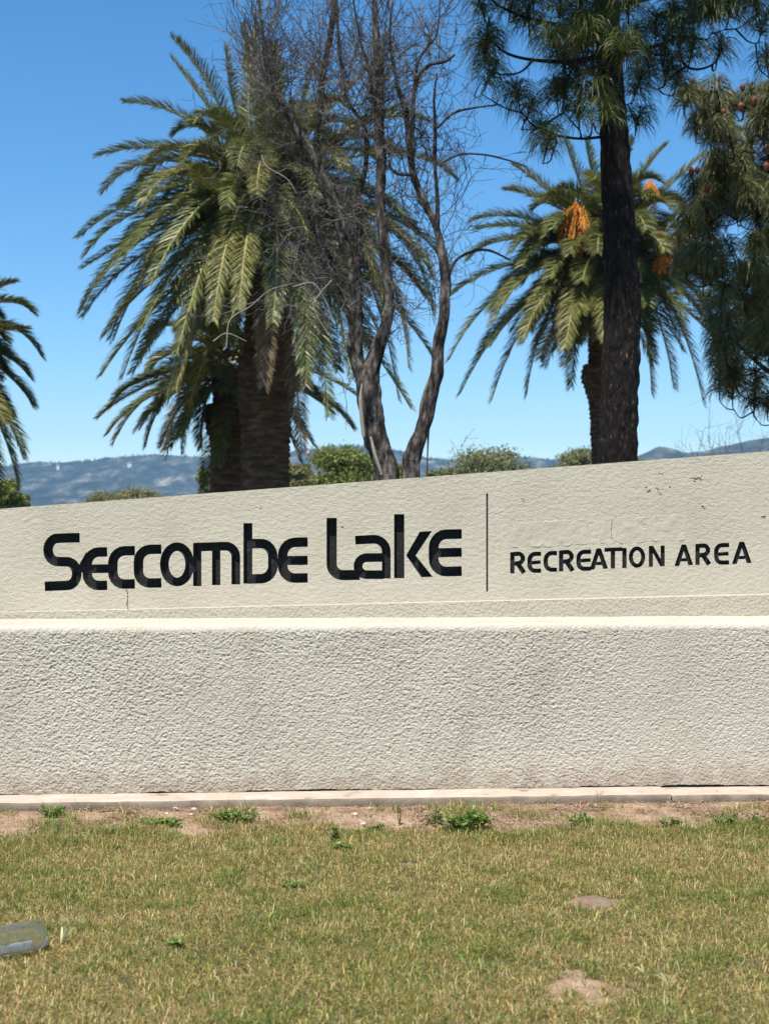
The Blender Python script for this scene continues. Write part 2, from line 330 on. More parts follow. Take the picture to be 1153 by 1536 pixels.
def strip(pts, w):     # mitred stroke outline polygon
    P = [Vector(p) for p in pts]; Lf = []; Rt = []
    for i, p in enumerate(P):
        d0 = (P[i] - P[i - 1]).normalized() if i else (P[1] - P[0]).normalized()
        d1 = (P[i + 1] - P[i]).normalized() if i < len(P) - 1 else d0
        t = (d0 + d1).normalized(); n = Vector((-t.y, t.x)); k = 1 / max(.5, n.dot(Vector((-d0.y, d0.x))))
        Lf.append(p + n * w * .5 * k); Rt.append(p - n * w * .5 * k)
    return [tuple(v) for v in Lf + Rt[::-1]]
def cee(x0, x1, yt, yb, r, w, sl=-.025, n=6, x2=None):   # C shape centreline: x0 left centre, x1 right end
    x2 = x1 if x2 is None else x2
    c = [(x1, yt)] + arc(x0 + r, yt + r * 1.05, r, r * 1.05, 90, 180, n) + arc(x0 + r, yb - r * 1.05, r, r * 1.05, 180, 270, n) + [(x2, yb)]
    return strip([(x, y + sl * (x - x1)) if False else (x, y - sl * (x1 - x) * .9) for x, y in c], w)
A = (40, 740, 3.2028); B_ = (360, 740, 3.2028); D_ = (710, 670, 2.6027)
LET = []      # (frame, depth, [polygons])
W = 46
LET.append((A, 'S', [strip([(256, 213), (200, 214), (155, 216)] + arc(150, 272, 46, 56, 85, 262, 12) + [(200, 329), (205, 330)] + arc(198, 386, 44, 56, 78, -78, 12) + [(190, 443), (88, 447)], W)]))
LET.append((A, 'e', [cee(292, 388, 281, 442, 55, W), strip([(285, 364), (400, 361)], 42), strip([(300, 290), (266, 350), (262, 380)], 30)]))
LET.append((A, 'c', [cee(415, 521, 275, 435, 55, W)]))
LET.append((A, 'c', [cee(538, 648, 268, 430, 55, W)]))
oc = arc(723, 341, 61, 85, 0, 360, 33)
LET.append((A, 'o', [('ring', oc, 42), [(770, 270), (804, 330), (804, 372), (770, 400), (772, 335)]]))
LET.append((A, 'm', [strip([(820, 238), (820, 446)], 40), strip([(801, 259), (940, 254)] + arc(955, 305, 50, 52, 80, 0, 7) + [(1005, 438)], 42), strip([(911, 256), (911, 441)], 40)]))
LET.append((B_, 'b', [strip([(38, 143), (38, 434)], 43), strip([(40, 243), (90, 241)] + arc(100, 305, 58, 64, 80, 0, 7) + arc(100, 350, 58, 60, 0, -85, 7) + [(40, 412)], W), [(140, 245), (185, 318), (182, 360), (150, 330)]]))
LET.append((B_, 'e', [cee(205, 325, 234, 406, 58, W), strip([(205, 323), (325, 322)], 44), [(226, 240), (185, 300), (178, 345), (215, 330)]]))
LET.append((B_, 'L', [strip([(440, 118), (440, 340)] + arc(494, 340, 54, 53, 180, 268, 8)[1:] + [(575, 392)], 49)]))
LET.append((B_, 'a', [strip([(553, 225), (630, 221)] + arc(640, 280, 62, 60, 85, 0, 8) + [(702, 300), (702, 409)], 42), strip([(690, 308), (610, 309)] + arc(606, 350, 40, 41, 95, 265, 8) + [(690, 391)], 42)]))
LET.append((B_, 'k', [strip([(764, 100), (764, 408)], 49), [(863, 184), (921, 181), (843, 299), (925, 401), (870, 403), (797, 298)]]))
LET.append((B_, 'e', [cee(929, 1064, 195, 374, 60, W + 1), strip([(930, 286), (1064, 283)], 44)]))
w_ = 17
def Rr(x, yt, yb, wd):
    h = yb - yt
    return [strip([(x + 8, yt), (x + 8, yb)], w_), strip([(x + 6, yt + 8), (x + wd * .55, yt + 6)] + arc(x + wd * .55, yt + 6 + h * .22, wd * .30, h * .22, 80, -80, 6) + [(x + 8, yt + 8 + h * .46)], w_), strip([(x + wd * .50, yt + h * .52), (x + wd * .92, yb - 2)], w_ + 2)]
def Ee(x, yt, yb, wd): return [cee(x + 9, x + wd, yt + 8, yb - 7, 22, w_), strip([(x + 10, (yt + yb) / 2 + 3), (x + wd - 2, (yt + yb) / 2)], 14)]
def Aa(x, yt, yb, wd): return [[(x, yb), (x + wd * .38, yt), (x + wd * .62, yt), (x + wd, yb - 4), (x + wd - 19, yb - 3), (x + wd * .5, yt + 26), (x + 19, yb)], strip([(x + 14, yt + (yb - yt) * .72), (x + wd - 14, yt + (yb - yt) * .70)], 13)]
SM = [Rr(143, 412, 495, 58), Ee(209, 410, 491, 54), [cee(281, 325, 415, 480, 24, w_)], Rr(333, 405, 487, 58), Ee(400, 402, 483, 58), Aa(452, 397, 480, 72), [strip([(510, 403), (580, 400)], 15), strip([(543, 402), (543, 476)], w_)],
      [strip([(588, 395), (588, 474)], w_)], [('ring', arc(637, 431, 24, 34, 0, 360, 25), 16)], [strip([(691, 387), (691, 469)], 16), strip([(737, 386), (737, 467)], 16), [(683, 387), (700, 387), (745, 466), (728, 468)]],
      Aa(783, 382, 466, 73), Rr(865, 380, 462, 58), Ee(937, 376, 459, 59), Aa(1007, 371, 458, 77)]
for s_ in SM: LET.append((D_, 'small', s_))
tmp = []; lm = []; SK = .42      # the recesses are cut slightly askew, so their left cheeks show
tmp_coll = bpy.data.collections.new('tmp'); C.children.link(tmp_coll)
def prism(polys, fr, depth, mat):
    out = []
    for poly in polys:
        bm = bmesh.new()
        def mk(pts):
            q = []
            for x, y in pts:
                u, z = plane(fr[0] + x / fr[2], fr[1] + y / fr[2], YS); q.append((u, z))
            return q
        d = depth + random.uniform(0, .0004)
        if poly[0] == 'ring':
            pts = poly[1][:-1]; n = len(pts); cxm = sum(p[0] for p in pts) / n; cym = sum(p[1] for p in pts) / n
            inn = []; outr = []
            for i, p in enumerate(pts):
                a = Vector(pts[(i + 1) % n]) - Vector(pts[i - 1]); a.normalize(); nn = Vector((-a.y, a.x))
                if nn.dot(Vector((p[0] - cxm, p[1] - cym))) < 0: nn = -nn
                outr.append(tuple(Vector(p) + nn * poly[2] / 2)); inn.append(tuple(Vector(p) - nn * poly[2] / 2))
            I = mk(inn); O = mk(outr); vs = []
            for (ring, y) in ((O, -.03), (O, d), (I, d), (I, -.03)): vs.append([bm.verts.new((u + SK * y, y, z)) for u, z in ring])
            for k in range(4):
                a, b = vs[k], vs[(k + 1) % 4]
                for i in range(n): bm.faces.new((a[i], a[(i + 1) % n], b[(i + 1) % n], b[i]))
        else:
            q = mk(poly); f = [bm.verts.new((u - SK * .03, -.03, z)) for u, z in q]; b = [bm.verts.new((u + SK * d, d, z)) for u, z in q]
            bm.faces.new(f); bm.faces.new(b[::-1])
            for i in range(len(q)): bm.faces.new((f[i], f[(i + 1) % len(q)], b[(i + 1) % len(q)], b[i]))
        bmesh.ops.recalc_face_normals(bm, faces=bm.faces[:])
        me = bpy.data.meshes.new('cutter'); bm.to_mesh(me); bm.free(); me.materials.append(mat)
        o = bpy.data.objects.new('cutter', me); tmp_coll.objects.link(o); o.parent = sg; out.append(o)
    return out
polysets = [(fr, (.033 if fr is not D_ else .014), p) for fr, _, p in LET]
polysets.append(((0, 0, 1.0), .006, [[(728.8, 740), (731.6, 740), (731.6, 887), (728.8, 887)]]))
for i, (fr, dep, polys) in enumerate(polysets):
    m = BLACK.copy() if i < len(polysets) - 1 else PURPLE.copy(); m.name = 'tmpm%d' % i; lm.append(m)
    for o in prism(polys, fr, dep, m):
        md = wall_o.modifiers.new('b', 'BOOLEAN'); md.operation = 'DIFFERENCE'; md.solver = 'EXACT'; md.object = o; md.use_self = True
        md.material_mode = 'TRANSFER'
        bpy.context.view_layer.update()
        r_ = bpy.data.meshes.new_from_object(wall_o.evaluated_get(bpy.context.evaluated_depsgraph_get()))
        wall_o.modifiers.clear()
        if len(r_.polygons) > len(wall_o.data.polygons): wall_o.data = r_
        else: print('boolean failed for stroke of', i, len(r_.polygons))
        bpy.data.objects.remove(o)
res = wall_o.data
C.children.unlink(tmp_coll); bpy.data.collections.remove(tmp_coll)
mnames = [m.name if m else '' for m in res.materials]
print('boolean result faces', len(res.polygons), 'mats', len(mnames))
groups = {}
for p in res.polygons: groups.setdefault(mnames[p.material_index], []).append(p.index)
def submesh(src, idx, name, mat):
    vmap = {}; vs = []; fs = []
    for i in idx:
        f = []
        for v in src.polygons[i].vertices:
            if v not in vmap: vmap[v] = len(vs); vs.append(src.vertices[v].co[:])
            f.append(vmap[v])
        fs.append(f)
    me = bpy.data.meshes.new(name); me.from_pydata(vs, [], fs); me.update(); me.materials.append(mat); return me
wall_o.data = submesh(res, [i for k, v in groups.items() if not k.startswith('tmpm') for i in v], 'wall_body', STUC_SIGN)
for i, m in enumerate(lm):
    idx = groups.get(m.name, [])
    if not idx: print('no faces for', i); continue
    last = i == len(lm) - 1
    link('divider_groove' if last else 'letter', submesh(res, idx, 'letter', PURPLE if last else BLACK), sg)
# lower band, 5 mm proud
bm = bmesh.new(); zb = lambda u: .7775 + .0205 * u
q = [(-4.19, .66), (4.19, .66), (4.19, zb(4.19)), (-4.19, zb(-4.19))]
f = [bm.verts.new((u, -.007, z - .007 * (z > .7))) for u, z in q]; b2 = [bm.verts.new((u, .001, z + .001)) for u, z in q]
bm.faces.new(f); bm.faces.new(b2[::-1])
for i in range(4): bm.faces.new((f[(i + 1) % 4], f[i], b2[i], b2[(i + 1) % 4]))
bmesh.ops.recalc_face_normals(bm, faces=bm.faces[:])
me = bpy.data.meshes.new('base_band'); bm.to_mesh(me); bm.free(); me.materials.append(STUC_BAND); link('base_band', me, sg)
# filled-in old lettering: a thin plaster relief
u0, z1 = plane(752, 762, YS); u1, z0p = plane(1045, 830, YS)
uu = np.arange(u0, u1, .0022); zz = np.arange(z0p, z1, .0022); PU, PZ = np.meshgrid(uu, zz)
ppx = 752 + (PU - u0) / (u1 - u0) * 293; ppy = 830 - (PZ - z0p) / (z1 - z0p) * 68 + .0 * ppx
base = 806 - (ppx - 765) * .045
hgt = np.full(PU.shape, -1.0)
x = 765
for i, wd in enumerate([24, 22, 26, 16, 24, 0, 24, 26, 27, 24, 24]):
    if wd == 0: x += 16; continue
    cxp = x + wd / 2; dx = np.abs(ppx - cxp) / (wd / 2 + 1.5); dy = np.abs(ppy - base + 3) / (18 + 3 * vnoise(ppx, ppy, 11, 2))
    d = (dx ** 5 + dy ** 5) ** .2; hgt = np.maximum(hgt, 1 - d); x += wd + 1
hgt = np.clip(hgt * 7, -1, 1)
Hh = np.where(hgt > -.9, hgt * .0022 + (fbm(ppx, ppy, 9, 3, 3) - .4) * .0032 * (hgt > -.5), -.002)
hk = .5 + .5 * np.tanh(hgt * 2)
Hh = -.0018 + hk * (.0025 + (fbm(ppx, ppy, 10, 3, 3) - .5) * .0045 + .0016 * np.exp(-((hgt - .2) / .35) ** 2))
PF = grid_faces(len(zz), len(uu)); PF = PF[(Hh.ravel()[PF] > -.0008).any(1) & (ppy.ravel()[PF] < (base + 22).ravel()[PF]).all(1)]
me = mesh_np('plaster_patch', np.stack([PU, -Hh, PZ], -1).reshape(-1, 3), PF, PATCH, True)
link('plaster_patch', me, sg)
# chips and cracks
def chip(px, py, n, rad, size):
    bm = bmesh.new()
    for _ in range(n):
        x = random.gauss(px, rad); y = random.gauss(py, rad * .6); r = size * random.uniform(.5, 1.2); k = 7; vs = []
        ph = random.random() * 6
        for i in range(k):
            a = ph + i * 2 * math.pi / k; rr = r * random.uniform(.5, 1.2)
            u, z = plane(x + rr * math.cos(a) * 1.3, y + rr * math.sin(a) * .8, YS); vs.append(bm.verts.new((u, -.0008, z)))
        c = plane(x, y, YS); cv = bm.verts.new((c[0], -.0015, c[1]))
        for i in range(k): bm.faces.new((vs[i], vs[(i + 1) % k], cv))
    me = bpy.data.meshes.new('chip'); bm.to_mesh(me); bm.free(); me.materials.append(DARK); link('chip', me, sg)
chip(984, 735, 14, 7, 1.3); chip(1045, 718, 10, 4, 1.3); chip(1053, 760, 5, 2.2, 1.5); chip(1144, 776, 6, 2.5, 1.4); chip(990, 712, 3, 2, 1); chip(785, 750, 5, 3, .9); chip(392, 763, 3, 3, 1); chip(513, 789, 2, 2, 1.2)
def crack(pts, wpx):
    bm = bmesh.new(); prev = None
    P = catmull(np.array(pts, float), len(pts) * 5); P[1:-1, 0] += RNG.normal(0, .5, len(P) - 2)
    for i, (x, y) in enumerate(P):
        ww = wpx * random.uniform(.4, 1) * .5
        a = plane(x - ww, y, YS); b = plane(x + ww, y + .4, YS)
        cur = (bm.verts.new((a[0], -.0075 if y > 905 else -.0012, a[1])), bm.verts.new((b[0], -.0075 if y > 905 else -.0012, b[1])))
        if prev: bm.faces.new((prev[0], cur[0], cur[1], prev[1]))
        prev = cur
    me = bpy.data.meshes.new('crack'); bm.to_mesh(me); bm.free(); me.materials.append(DARK); link('crack', me, sg)
crack([(191, 884), (192, 895), (191, 905), (193, 915)], 1.4)
crack([(917, 779), (916.5, 790), (916, 808)], .9)

# ------------------------------------------------------------------ palms
def bez(P0, P1, P2, P3, n):
    t = np.linspace(0, 1, n)[:, None]
    return (1 - t) ** 3 * P0 + 3 * (1 - t) ** 2 * t * P1 + 3 * (1 - t) * t * t * P2 + t ** 3 * P3
def frond(parent, P, leaf, mat, nper=215, droop=.32, vee=.45, dens=1.0, wl=.021, origin=(0, 0, 0), into=None):
    P = np.asarray(P); L = np.linalg.norm(np.diff(P, axis=0), axis=1).sum()
    acc = into or Acc(); rr = np.linspace(.045, .010, len(P)); T = np.gradient(P, axis=0); T = nrm(T)
    n = int(nper * dens); t = np.linspace(.13, .995, n); idx = t * (len(P) - 1); i0 = np.minimum(idx.astype(int), len(P) - 2); f = (idx - i0)[:, None]
    base = P[i0] * (1 - f) + P[i0 + 1] * f; tt = nrm(T[i0] * (1 - f) + T[i0 + 1] * f)
    S_ = np.cross(tt, [0, 0, 1.]); bad = np.linalg.norm(S_, axis=1) < .25
    S0 = np.cross(P[-1] - P[0], [0, 0, 1.]); S0 = nrm(S0 + 1e-6); S_[bad] = S0; S_ = nrm(S_ + .6 * S0); Up = nrm(np.cross(S_, tt))
    ll = leaf * np.minimum(1, (t + .10) / .30) ** .8 * (1 - np.clip((t - .55) / .45, 0, 1) ** 1.8 * .62)
    for sg_ in (-1, 1):
        v = vee + RNG.normal(0, .16, n); fw = .62 + .5 * t + RNG.normal(0, .10, n)
        d = nrm(tt * fw[:, None] + S_ * (sg_ * np.cos(v))[:, None] + Up * np.sin(v)[:, None] + RNG.normal(0, .05, (n, 3)))
        l = (ll * RNG.uniform(.82, 1.08, n))[:, None]
        wv = nrm(np.cross(d, Up) + .35 * RNG.normal(0, 1, (n, 3)))
        wid = wl * RNG.uniform(.8, 1.15, (n, 1))
        g = np.array([0, 0, -1.])
        m1 = base + d * l * .5 + g * l * droop * .12; tip = base + d * l * .93 + g * l * droop * .55
        Vv = np.stack([base - wv * wid * .3, base + wv * wid * .3, m1 + wv * wid * .5, m1 - wv * wid * .5, tip], 1).reshape(-1, 3)
        k = np.arange(n)[:, None] * 5
        acc.add(Vv, k + np.array([[0, 1, 2, 3]]), k + np.array([[3, 2, 4]]))
    if into: return
    o = acc.build('frond', mat, parent, origin)
    V, q = tube(P[::2] if len(P) % 2 else P, rr[::2] if len(P) % 2 else rr, 4)
    rm = mesh_np('rachis', V - np.asarray(origin), q, RACH if mat is not FROND_DEAD else FROND_DEAD, True); link('rachis', rm, o)
    return o
def palm_trunk(parent, x, Y, zt_, r0, r1, origin, seed, bulge=None):
    n = int(zt_ * 26); z = np.linspace(-.1, zt_, n); t = z / zt_
    r = r0 + (r1 - r0) * t
    if bulge: r = r + bulge[0] * np.exp(-((z - bulge[1]) / bulge[2]) ** 2) * (z < bulge[1] + .3)
    P = np.stack([x + .05 * np.sin(z * .7 + seed), Y + 0 * z, z], 1) - np.asarray(origin)
    def disp(th, s, rr):
        rows = s / .13; row = np.floor(rows + .25 * np.sin(th * 2 + seed)); ff = rows + .25 * np.sin(th * 2 + seed) - row
        cell = th * 9 / math.pi + .5 * (row % 2); fc = np.abs((cell % 1) - .5) * 2
        return rr * (.14 * (1 - ff) * (1 - .6 * fc ** 2) + .05 * (vnoise(th * 3, s * 4, 1, 2) - .5) + .06 * (vnoise(cell.astype(int), row, 1, 3) - .5))
    V, q = tube(P, r, 72, disp); me = mesh_np('trunk', V, q, PALMT, False); link('trunk', me, parent)
def palm(label, cx, cy, Y, hand, nrand, Lf, leaf, r0, r1, seed, dead=14, group='date palms behind the sign', bulge=None, trunk_px=None, cols=None, wl=.021, el_rng=(-25, 80), boost=None, az=None):
    random.seed(seed); global RNG; RNG = np.random.default_rng(seed)
    cpos = at(cx, cy, Y); org = np.array([at(trunk_px or cx, 0, Y).x, Y, 0.0])
    root = empty('palm_tree', org); tag(root, label, 'palm tree', group)
    C0 = np.array(cpos)
    palm_trunk(root, org[0], Y, cpos.z - .15, r0, r1, org, seed, bulge)
    n = 25
    for h in hand:
        (mx, my), (tx, ty) = h[0], h[1]; dz = h[2] if len(h) > 2 else random.uniform(-.8, .8)
        st = C0 + np.array([random.uniform(-.2, .2), 0, random.uniform(-.25, .25)])
        if len(h) > 3: st = np.array(at(h[3][0], h[3][1], Y))
        M1 = np.array(at(mx, my, Y)) + [0, dz * .8, 0]; E = np.array(at(tx, ty, Y)) + [0, dz, 0]
        # cubic through quadratic control
        Q = M1; P1 = st + (Q - st) * 2 / 3; P2 = E + (Q - E) * 2 / 3
        k = h[4] if len(h) > 4 else None
        frond(root, bez(st, P1, P2, E, n), leaf, {None: random.choice([FROND, FROND, FROND2]), 'd': FROND_DEAD, 'o': FROND2}[k], wl=wl, origin=org)
    for i in range(nrand):
        u = (i + .5) / nrand; el = R(el_rng[0] + (el_rng[1] - el_rng[0]) * (1 - u) ** 1.0 + random.uniform(-6, 6)); a = i * 2.39996 + random.uniform(-.2, .2)
        if az: a = math.pi + (random.random() - .5) * 2 * az if False else a
        d = np.array([math.cos(a) * math.cos(el), math.sin(a) * math.cos(el), math.sin(el)]); hd = np.array([math.cos(a), math.sin(a), 0])
        L = Lf * random.uniform(.85, 1.08) * (1 - .18 * max(0, math.sin(el)))
        if d[1] < -.45 and el < R(15):
            if seed == 5: continue
            L *= .72
        st = C0 + d * .25 + [0, 0, -.3 + .4 * math.sin(el)]
        P1 = st + d * L * .42; fall = .62 - .35 * max(0, math.sin(el)) ** 2
        P2 = P1 + (d * .30 + hd * .10) * L + [0, 0, -fall * .30 * L]; P3 = P2 + (hd * .16) * L + [0, 0, -fall * .45 * L]
        frond(root, bez(st, P1, P2, P3, n), leaf, random.choice([FROND, FROND, FROND2]), wl=wl, origin=org)
    mass = Acc(); nm = 26 if seed == 5 else 70
    for i in range(nm):
        el = R(-62 + 120 * (1 - (i + .5) / nm) + random.uniform(-8, 8)); a = i * 2.39996 + 1.1
        d = np.array([math.cos(a) * math.cos(el), math.sin(a) * math.cos(el), math.sin(el)]); hd = np.array([math.cos(a), math.sin(a), 0]); L = Lf * random.uniform(.6, .84)
        st = C0 + d * .2 + [0, 0, -.25]; P1 = st + d * L * .45; P2 = P1 + (d * .3 + hd * .08) * L + [0, 0, -.16 * L]; P3 = P2 + hd * .14 * L + [0, 0, -.28 * L]
        frond(root, bez(st, P1, P2, P3, 17), leaf * .95, FROND, wl=wl * 1.1, origin=org, into=mass, nper=120)
    tag(mass.build('inner_fronds', FROND, root, org), kind='stuff')
    for i in range(dead):
        a = random.uniform(0, 2 * math.pi); hd = np.array([math.cos(a), math.sin(a), 0]); L = Lf * random.uniform(.5, .8)
        st = C0 + hd * .3 + [0, 0, -.5]; P1 = st + hd * .55 * random.uniform(.6, 1.6) + [0, 0, .1]; P2 = P1 + hd * .25 + [0, 0, -L * .5]; P3 = P2 + hd * random.uniform(-.2, .15) + [0, 0, -L * .45]
        frond(root, bez(st, P1, P2, P3, 17), leaf * .55, FROND_DEAD, nper=80, droop=.9, vee=-.3, wl=wl, origin=org)
    return root, org
H1 = [((290, 150), (188, 153), 0), ((320, 170), (254, 80), .2), ((330, 130), (268, 78), -.8), ((225, 180), (146, 278), .5), ((250, 200), (151, 240), -.3), ((215, 262), (118, 356), 0), ((235, 320), (118, 398), .3),
      ((185, 330), (128, 472), -.4), ((220, 320), (160, 502), .4), ((240, 340), (182, 520), -.8), ((350, 200), (335, 62), .3), ((372, 150), (366, 40), -.2), ((410, 150), (408, 52), .4), ((455, 170), (470, 92), .1),
      ((360, 210), (388, 58), -.6), ((600, 185), (683, 268), 0), ((560, 160), (640, 200), -.8), ((620, 270), (650, 470), .2), ((600, 300), (612, 556), -.4), ((610, 330), (645, 430), -1), ((640, 300), (672, 400), .6), ((560, 320), (598, 600), .1),
      ((500, 150), (560, 90), .2), ((520, 180), (610, 150), .3), ((270, 360), (200, 580), -1.2), ((290, 400), (262, 612), -.8), ((320, 330), (330, 312), -3.0, (400, 330)),
      ((330, 300), (268, 470), -3.2), ((350, 330), (300, 560), -3.0), ((370, 310), (350, 520), -3.2), ((395, 310), (384, 505), -3.2, (400, 290), 'o'), ((440, 320), (470, 600), -2.6), ((470, 340), (500, 640), -2.2), ((500, 350), (530, 585), -2.0), ((290, 300), (215, 440), -2.6), ((300, 380), (245, 520), -2.4),
      ((280, 290), (172, 455), -1.8), ((440, 330), (428, 520), -3, (400, 300)), ((330, 380), (285, 600), -1.8, (380, 330), 'o'), ((540, 300), (575, 480), -1.6), ((520, 330), (560, 640), -1), ((480, 350), (470, 600), -2.6),
      ((420, 400), (412, 600), -2.4, (415, 380), 'd'), ((440, 400), (462, 690), -2, (415, 330), 'd'), ((310, 400), (262, 690), -1, (375, 340), 'd')]
palm('tall thick-trunked date palm directly behind the bare tree, with the biggest crown', 400, 285, 27, H1, 50, 3.4, .52, .44, .46, 3, dead=4, trunk_px=402, el_rng=(-48, 66), bulge=(.10, 4.3, .8))
H2 = [((200, 570), (145, 625), .2), ((215, 560), (170, 665), 0), ((240, 570), (222, 672), -.3), ((265, 590), (238, 668), .3), ((300, 600), (306, 672), -.4), ((290, 590), (283, 655), -.8), ((250, 545), (172, 590), .1),
      ((470, 560), (530, 640), .2), ((450, 570), (500, 622), -.4), ((425, 590), (470, 668), .3), ((420, 600), (450, 692), 0, (360, 545), 'd'), ((400, 590), (432, 650), -.6), ((480, 540), (545, 600), .4), ((250, 560), (205, 640), .5, (345, 545), 'o')]
palm('shorter date palm half hidden left of the thick trunk, its crown low', 345, 545, 31, H2, 26, 2.5, .48, .41, .41, 5, dead=3, trunk_px=344, el_rng=(-5, 60), bulge=(.16, 3.7, .5))
H3 = [((20, 430), (48, 468), 0), ((10, 440), (57, 532), .3), ((30, 560), (48, 607), 0), ((20, 600), (40, 685), -.3), ((0, 600), (20, 725), .3), ((-10, 620), (8, 745), -.5), ((-30, 430), (20, 420), .2), ((10, 500), (50, 500), -.6), ((-10, 580), (30, 640), -1, (-90, 520), 'o'), ((-20, 600), (2, 700), -1.2, (-90, 520), 'd')]
palm('date palm cut off by the left edge of the photo, only frond tips showing', -95, 500, 26, H3, 30, 1.45, .50, .38, .38, 8, dead=6, el_rng=(-25, 75))
H4 = [((820, 275), (768, 245), .1), ((810, 290), (757, 287), -.2), ((780, 300), (706, 332), 0), ((790, 330), (712, 352), -.6), ((740, 380), (676, 442), .2), ((740, 400), (672, 542), -.2), ((770, 420), (690, 590), .3), ((790, 420), (735, 603), -.4), ((810, 430), (790, 592), .1), ((860, 430), (850, 585), -.8),
      ((870, 280), (845, 208), 0), ((890, 270), (880, 203), .3), ((930, 260), (945, 215), -.4), ((960, 250), (1003, 212), .3), ((990, 290), (1058, 228), 0), ((1000, 330), (1075, 300), -.2), ((1020, 360), (1080, 500), .2), ((1010, 390), (1052, 608), -.2), ((990, 410), (1014, 580), .3), ((970, 420), (977, 592), 0), ((1030, 380), (1100, 440), .5),
      ((780, 390), (730, 500), -1.6, (900, 380), 'o'), ((810, 420), (770, 530), -2, (900, 380), 'o'), ((850, 420), (830, 540), -2.2, (900, 380), 'o'), ((890, 420), (886, 530), -2.4), ((960, 400), (1000, 500), -2), ((730, 350), (700, 400), -1)]
root4, org4 = palm('date palm behind the pine trunk, with orange fruit bunches in its crown', 905, 370, 34, H4, 50, 2.95, .64, .33, .33, 13, dead=9, trunk_px=906, el_rng=(-22, 76), bulge=(.17, 5.0, .45))
def bunch(px, py, Y, rx, rz, n, parent, org, dy=-1.2):
    acc = Acc(); c = np.array(at(px, py, Y)) + [0, dy, -.2]; top = c + [rx * .4, .3, rz * 1.0]
    for i in range(n):
        e = nrm(RNG.normal(0, 1, 3)) * [rx, rx, rz] * RNG.uniform(.5, 1) ** .5
        p1 = top + (c + e - top) * .5 + [0, 0, .15] + RNG.normal(0, .03, 3); p2 = c + e; p3 = p2 + [RNG.normal(0, .03), 0, -.12]
        P = np.array([top, p1, p2, p3]); tubeA(acc, P, [.012, .010, .009, .006], 3)
        for k in range(5):
            q_ = p1 + (p3 - p1) * RNG.random() + RNG.normal(0, .03, 3); s = .022
            acc.add(q_ + s * np.array([[1, 0, 0], [-1, 0, 0], [0, 1, 0], [0, -1, 0], [0, 0, 1], [0, 0, -1]]), t=[(0, 2, 4), (2, 1, 4), (1, 3, 4), (3, 0, 4), (2, 0, 5), (1, 2, 5), (3, 1, 5), (0, 3, 5)])
    acc.build('fruit_bunch', ORANGE, parent, org)
bunch(848, 357, 34, .42, .60, 150, root4, org4, -1.4)
bunch(1003, 378, 34, .48, .26, 90, root4, org4, -1.4); bunch(962, 305, 34, .28, .40, 40, root4, org4, -1.0); bunch(893, 330, 34, .2, .4, 50, root4, org4, -.8); bunch(975, 405, 34, .3, .16, 40, root4, org4, -1.6)

# ------------------------------------------------------------------ bare tree
random.seed(21); RNG = np.random.default_rng(21)
YB = 12.0; SC = YB / F
bt = empty('bare_tree', at(590, 0, YB) * 1.0); bt.location = (at(590, 0, YB).x, YB, 0); BO = np.array(bt.location)
tag(bt, 'leafless grey tree with two leaning trunks and a tangle of fine twigs', 'tree')
def barkdisp(k, fr=5, amp=.10):
    def d(th, s, rr):
        a = np.cos(th) * fr * .6; b = np.sin(th) * fr * .6
        v = vnoise(a * 2 + s * 1.5, b * 2 + s * .8, .35, k); v2 = vnoise(a * 5 + s * 7, b * 5 + s * 5, .8, k + 1)
        return rr * (amp * (np.abs(2 * v - 1) * 1.6 - .8) + amp * .6 * (v2 - .5) + .10 * (vnoise(s * 3 + th * .6, th * 0, .7, k + 2) - .5))
    return d
def limb(name, pts, seg=20, amp=.12, mat=BARK, parent=bt, Y=YB, org=None, n=None, k=3, dyf=0.0):
    org = BO if org is None else org
    P = np.array([list(at(p[0], p[1], Y + (p[3] if len(p) > 3 else 0))) + [p[2] * Y / F / 2] for p in pts])
    n = n or max(8, int(np.linalg.norm(np.diff(P[:, :3], axis=0), axis=1).sum() / .03))
    Q = catmull(P, n)
    Q[:, 0] += (vnoise(Q[:, 2], 0 * Q[:, 2], .25, k) - .5) * Q[:, 3] * .45; Q[:, 1] += (vnoise(Q[:, 2], 0 * Q[:, 2] + 5, .25, k + 1) - .5) * Q[:, 3] * .7
    V, q = tube(Q[:, :3], Q[:, 3], seg, barkdisp(k, amp=amp * 1.35)); me = mesh_np(name, V - org, q, mat, True); link(name, me, parent)
    return Q
trA = limb('trunk', [(606, 992, 60), (592, 850, 38), (578, 714, 35), (571, 687, 34), (566, 656, 34), (562, 625, 35), (556, 594, 37), (554, 570, 34), (560, 545, 26), (567, 520, 21), (577, 495, 18, -.05), (585, 455, 17), (580, 400, 15), (572, 330, 15), (570, 250, 15), (567, 190, 14), (568, 130, 13), (565, 60, 10), (562, 0, 8), (560, -80, 5)], 28, .16)
trB = limb('trunk', [(610, 992, 46), (614, 850, 34), (616, 712, 26), (617, 687, 28), (630, 656, 21), (640, 625, 22), (647, 594, 22), (654, 562, 21), (657, 531, 17), (666, 460, 17), (667, 400, 15), (655, 345, 11), (638, 305, 11), (620, 260, 10), (613, 200, 10), (609, 165, 8), (596, 128, 6), (585, 60, 4), (590, -20, 3)], 24, .15, k=4)
limbs = []
limbs.append(limb('limb', [(548, 590, 22), (534, 535, 24), (535, 460, 20), (530, 410, 19), (512, 350, 17), (495, 290, 17), (470, 238, 16), (450, 205, 14), (428, 165, 11), (408, 130, 8), (398, 90, 5), (392, 40, 4), (385, -30, 3)], 18, k=5))
limbs.append(limb('limb', [(531, 430, 12, .3), (540, 370, 12, .4), (536, 300, 11, .4), (548, 250, 9, .4), (545, 190, 7, .4), (520, 150, 6, .4), (510, 90, 6, .4), (506, 20, 5, .4), (500, -60, 4, .4)], 10, k=1, mat=DBARK))
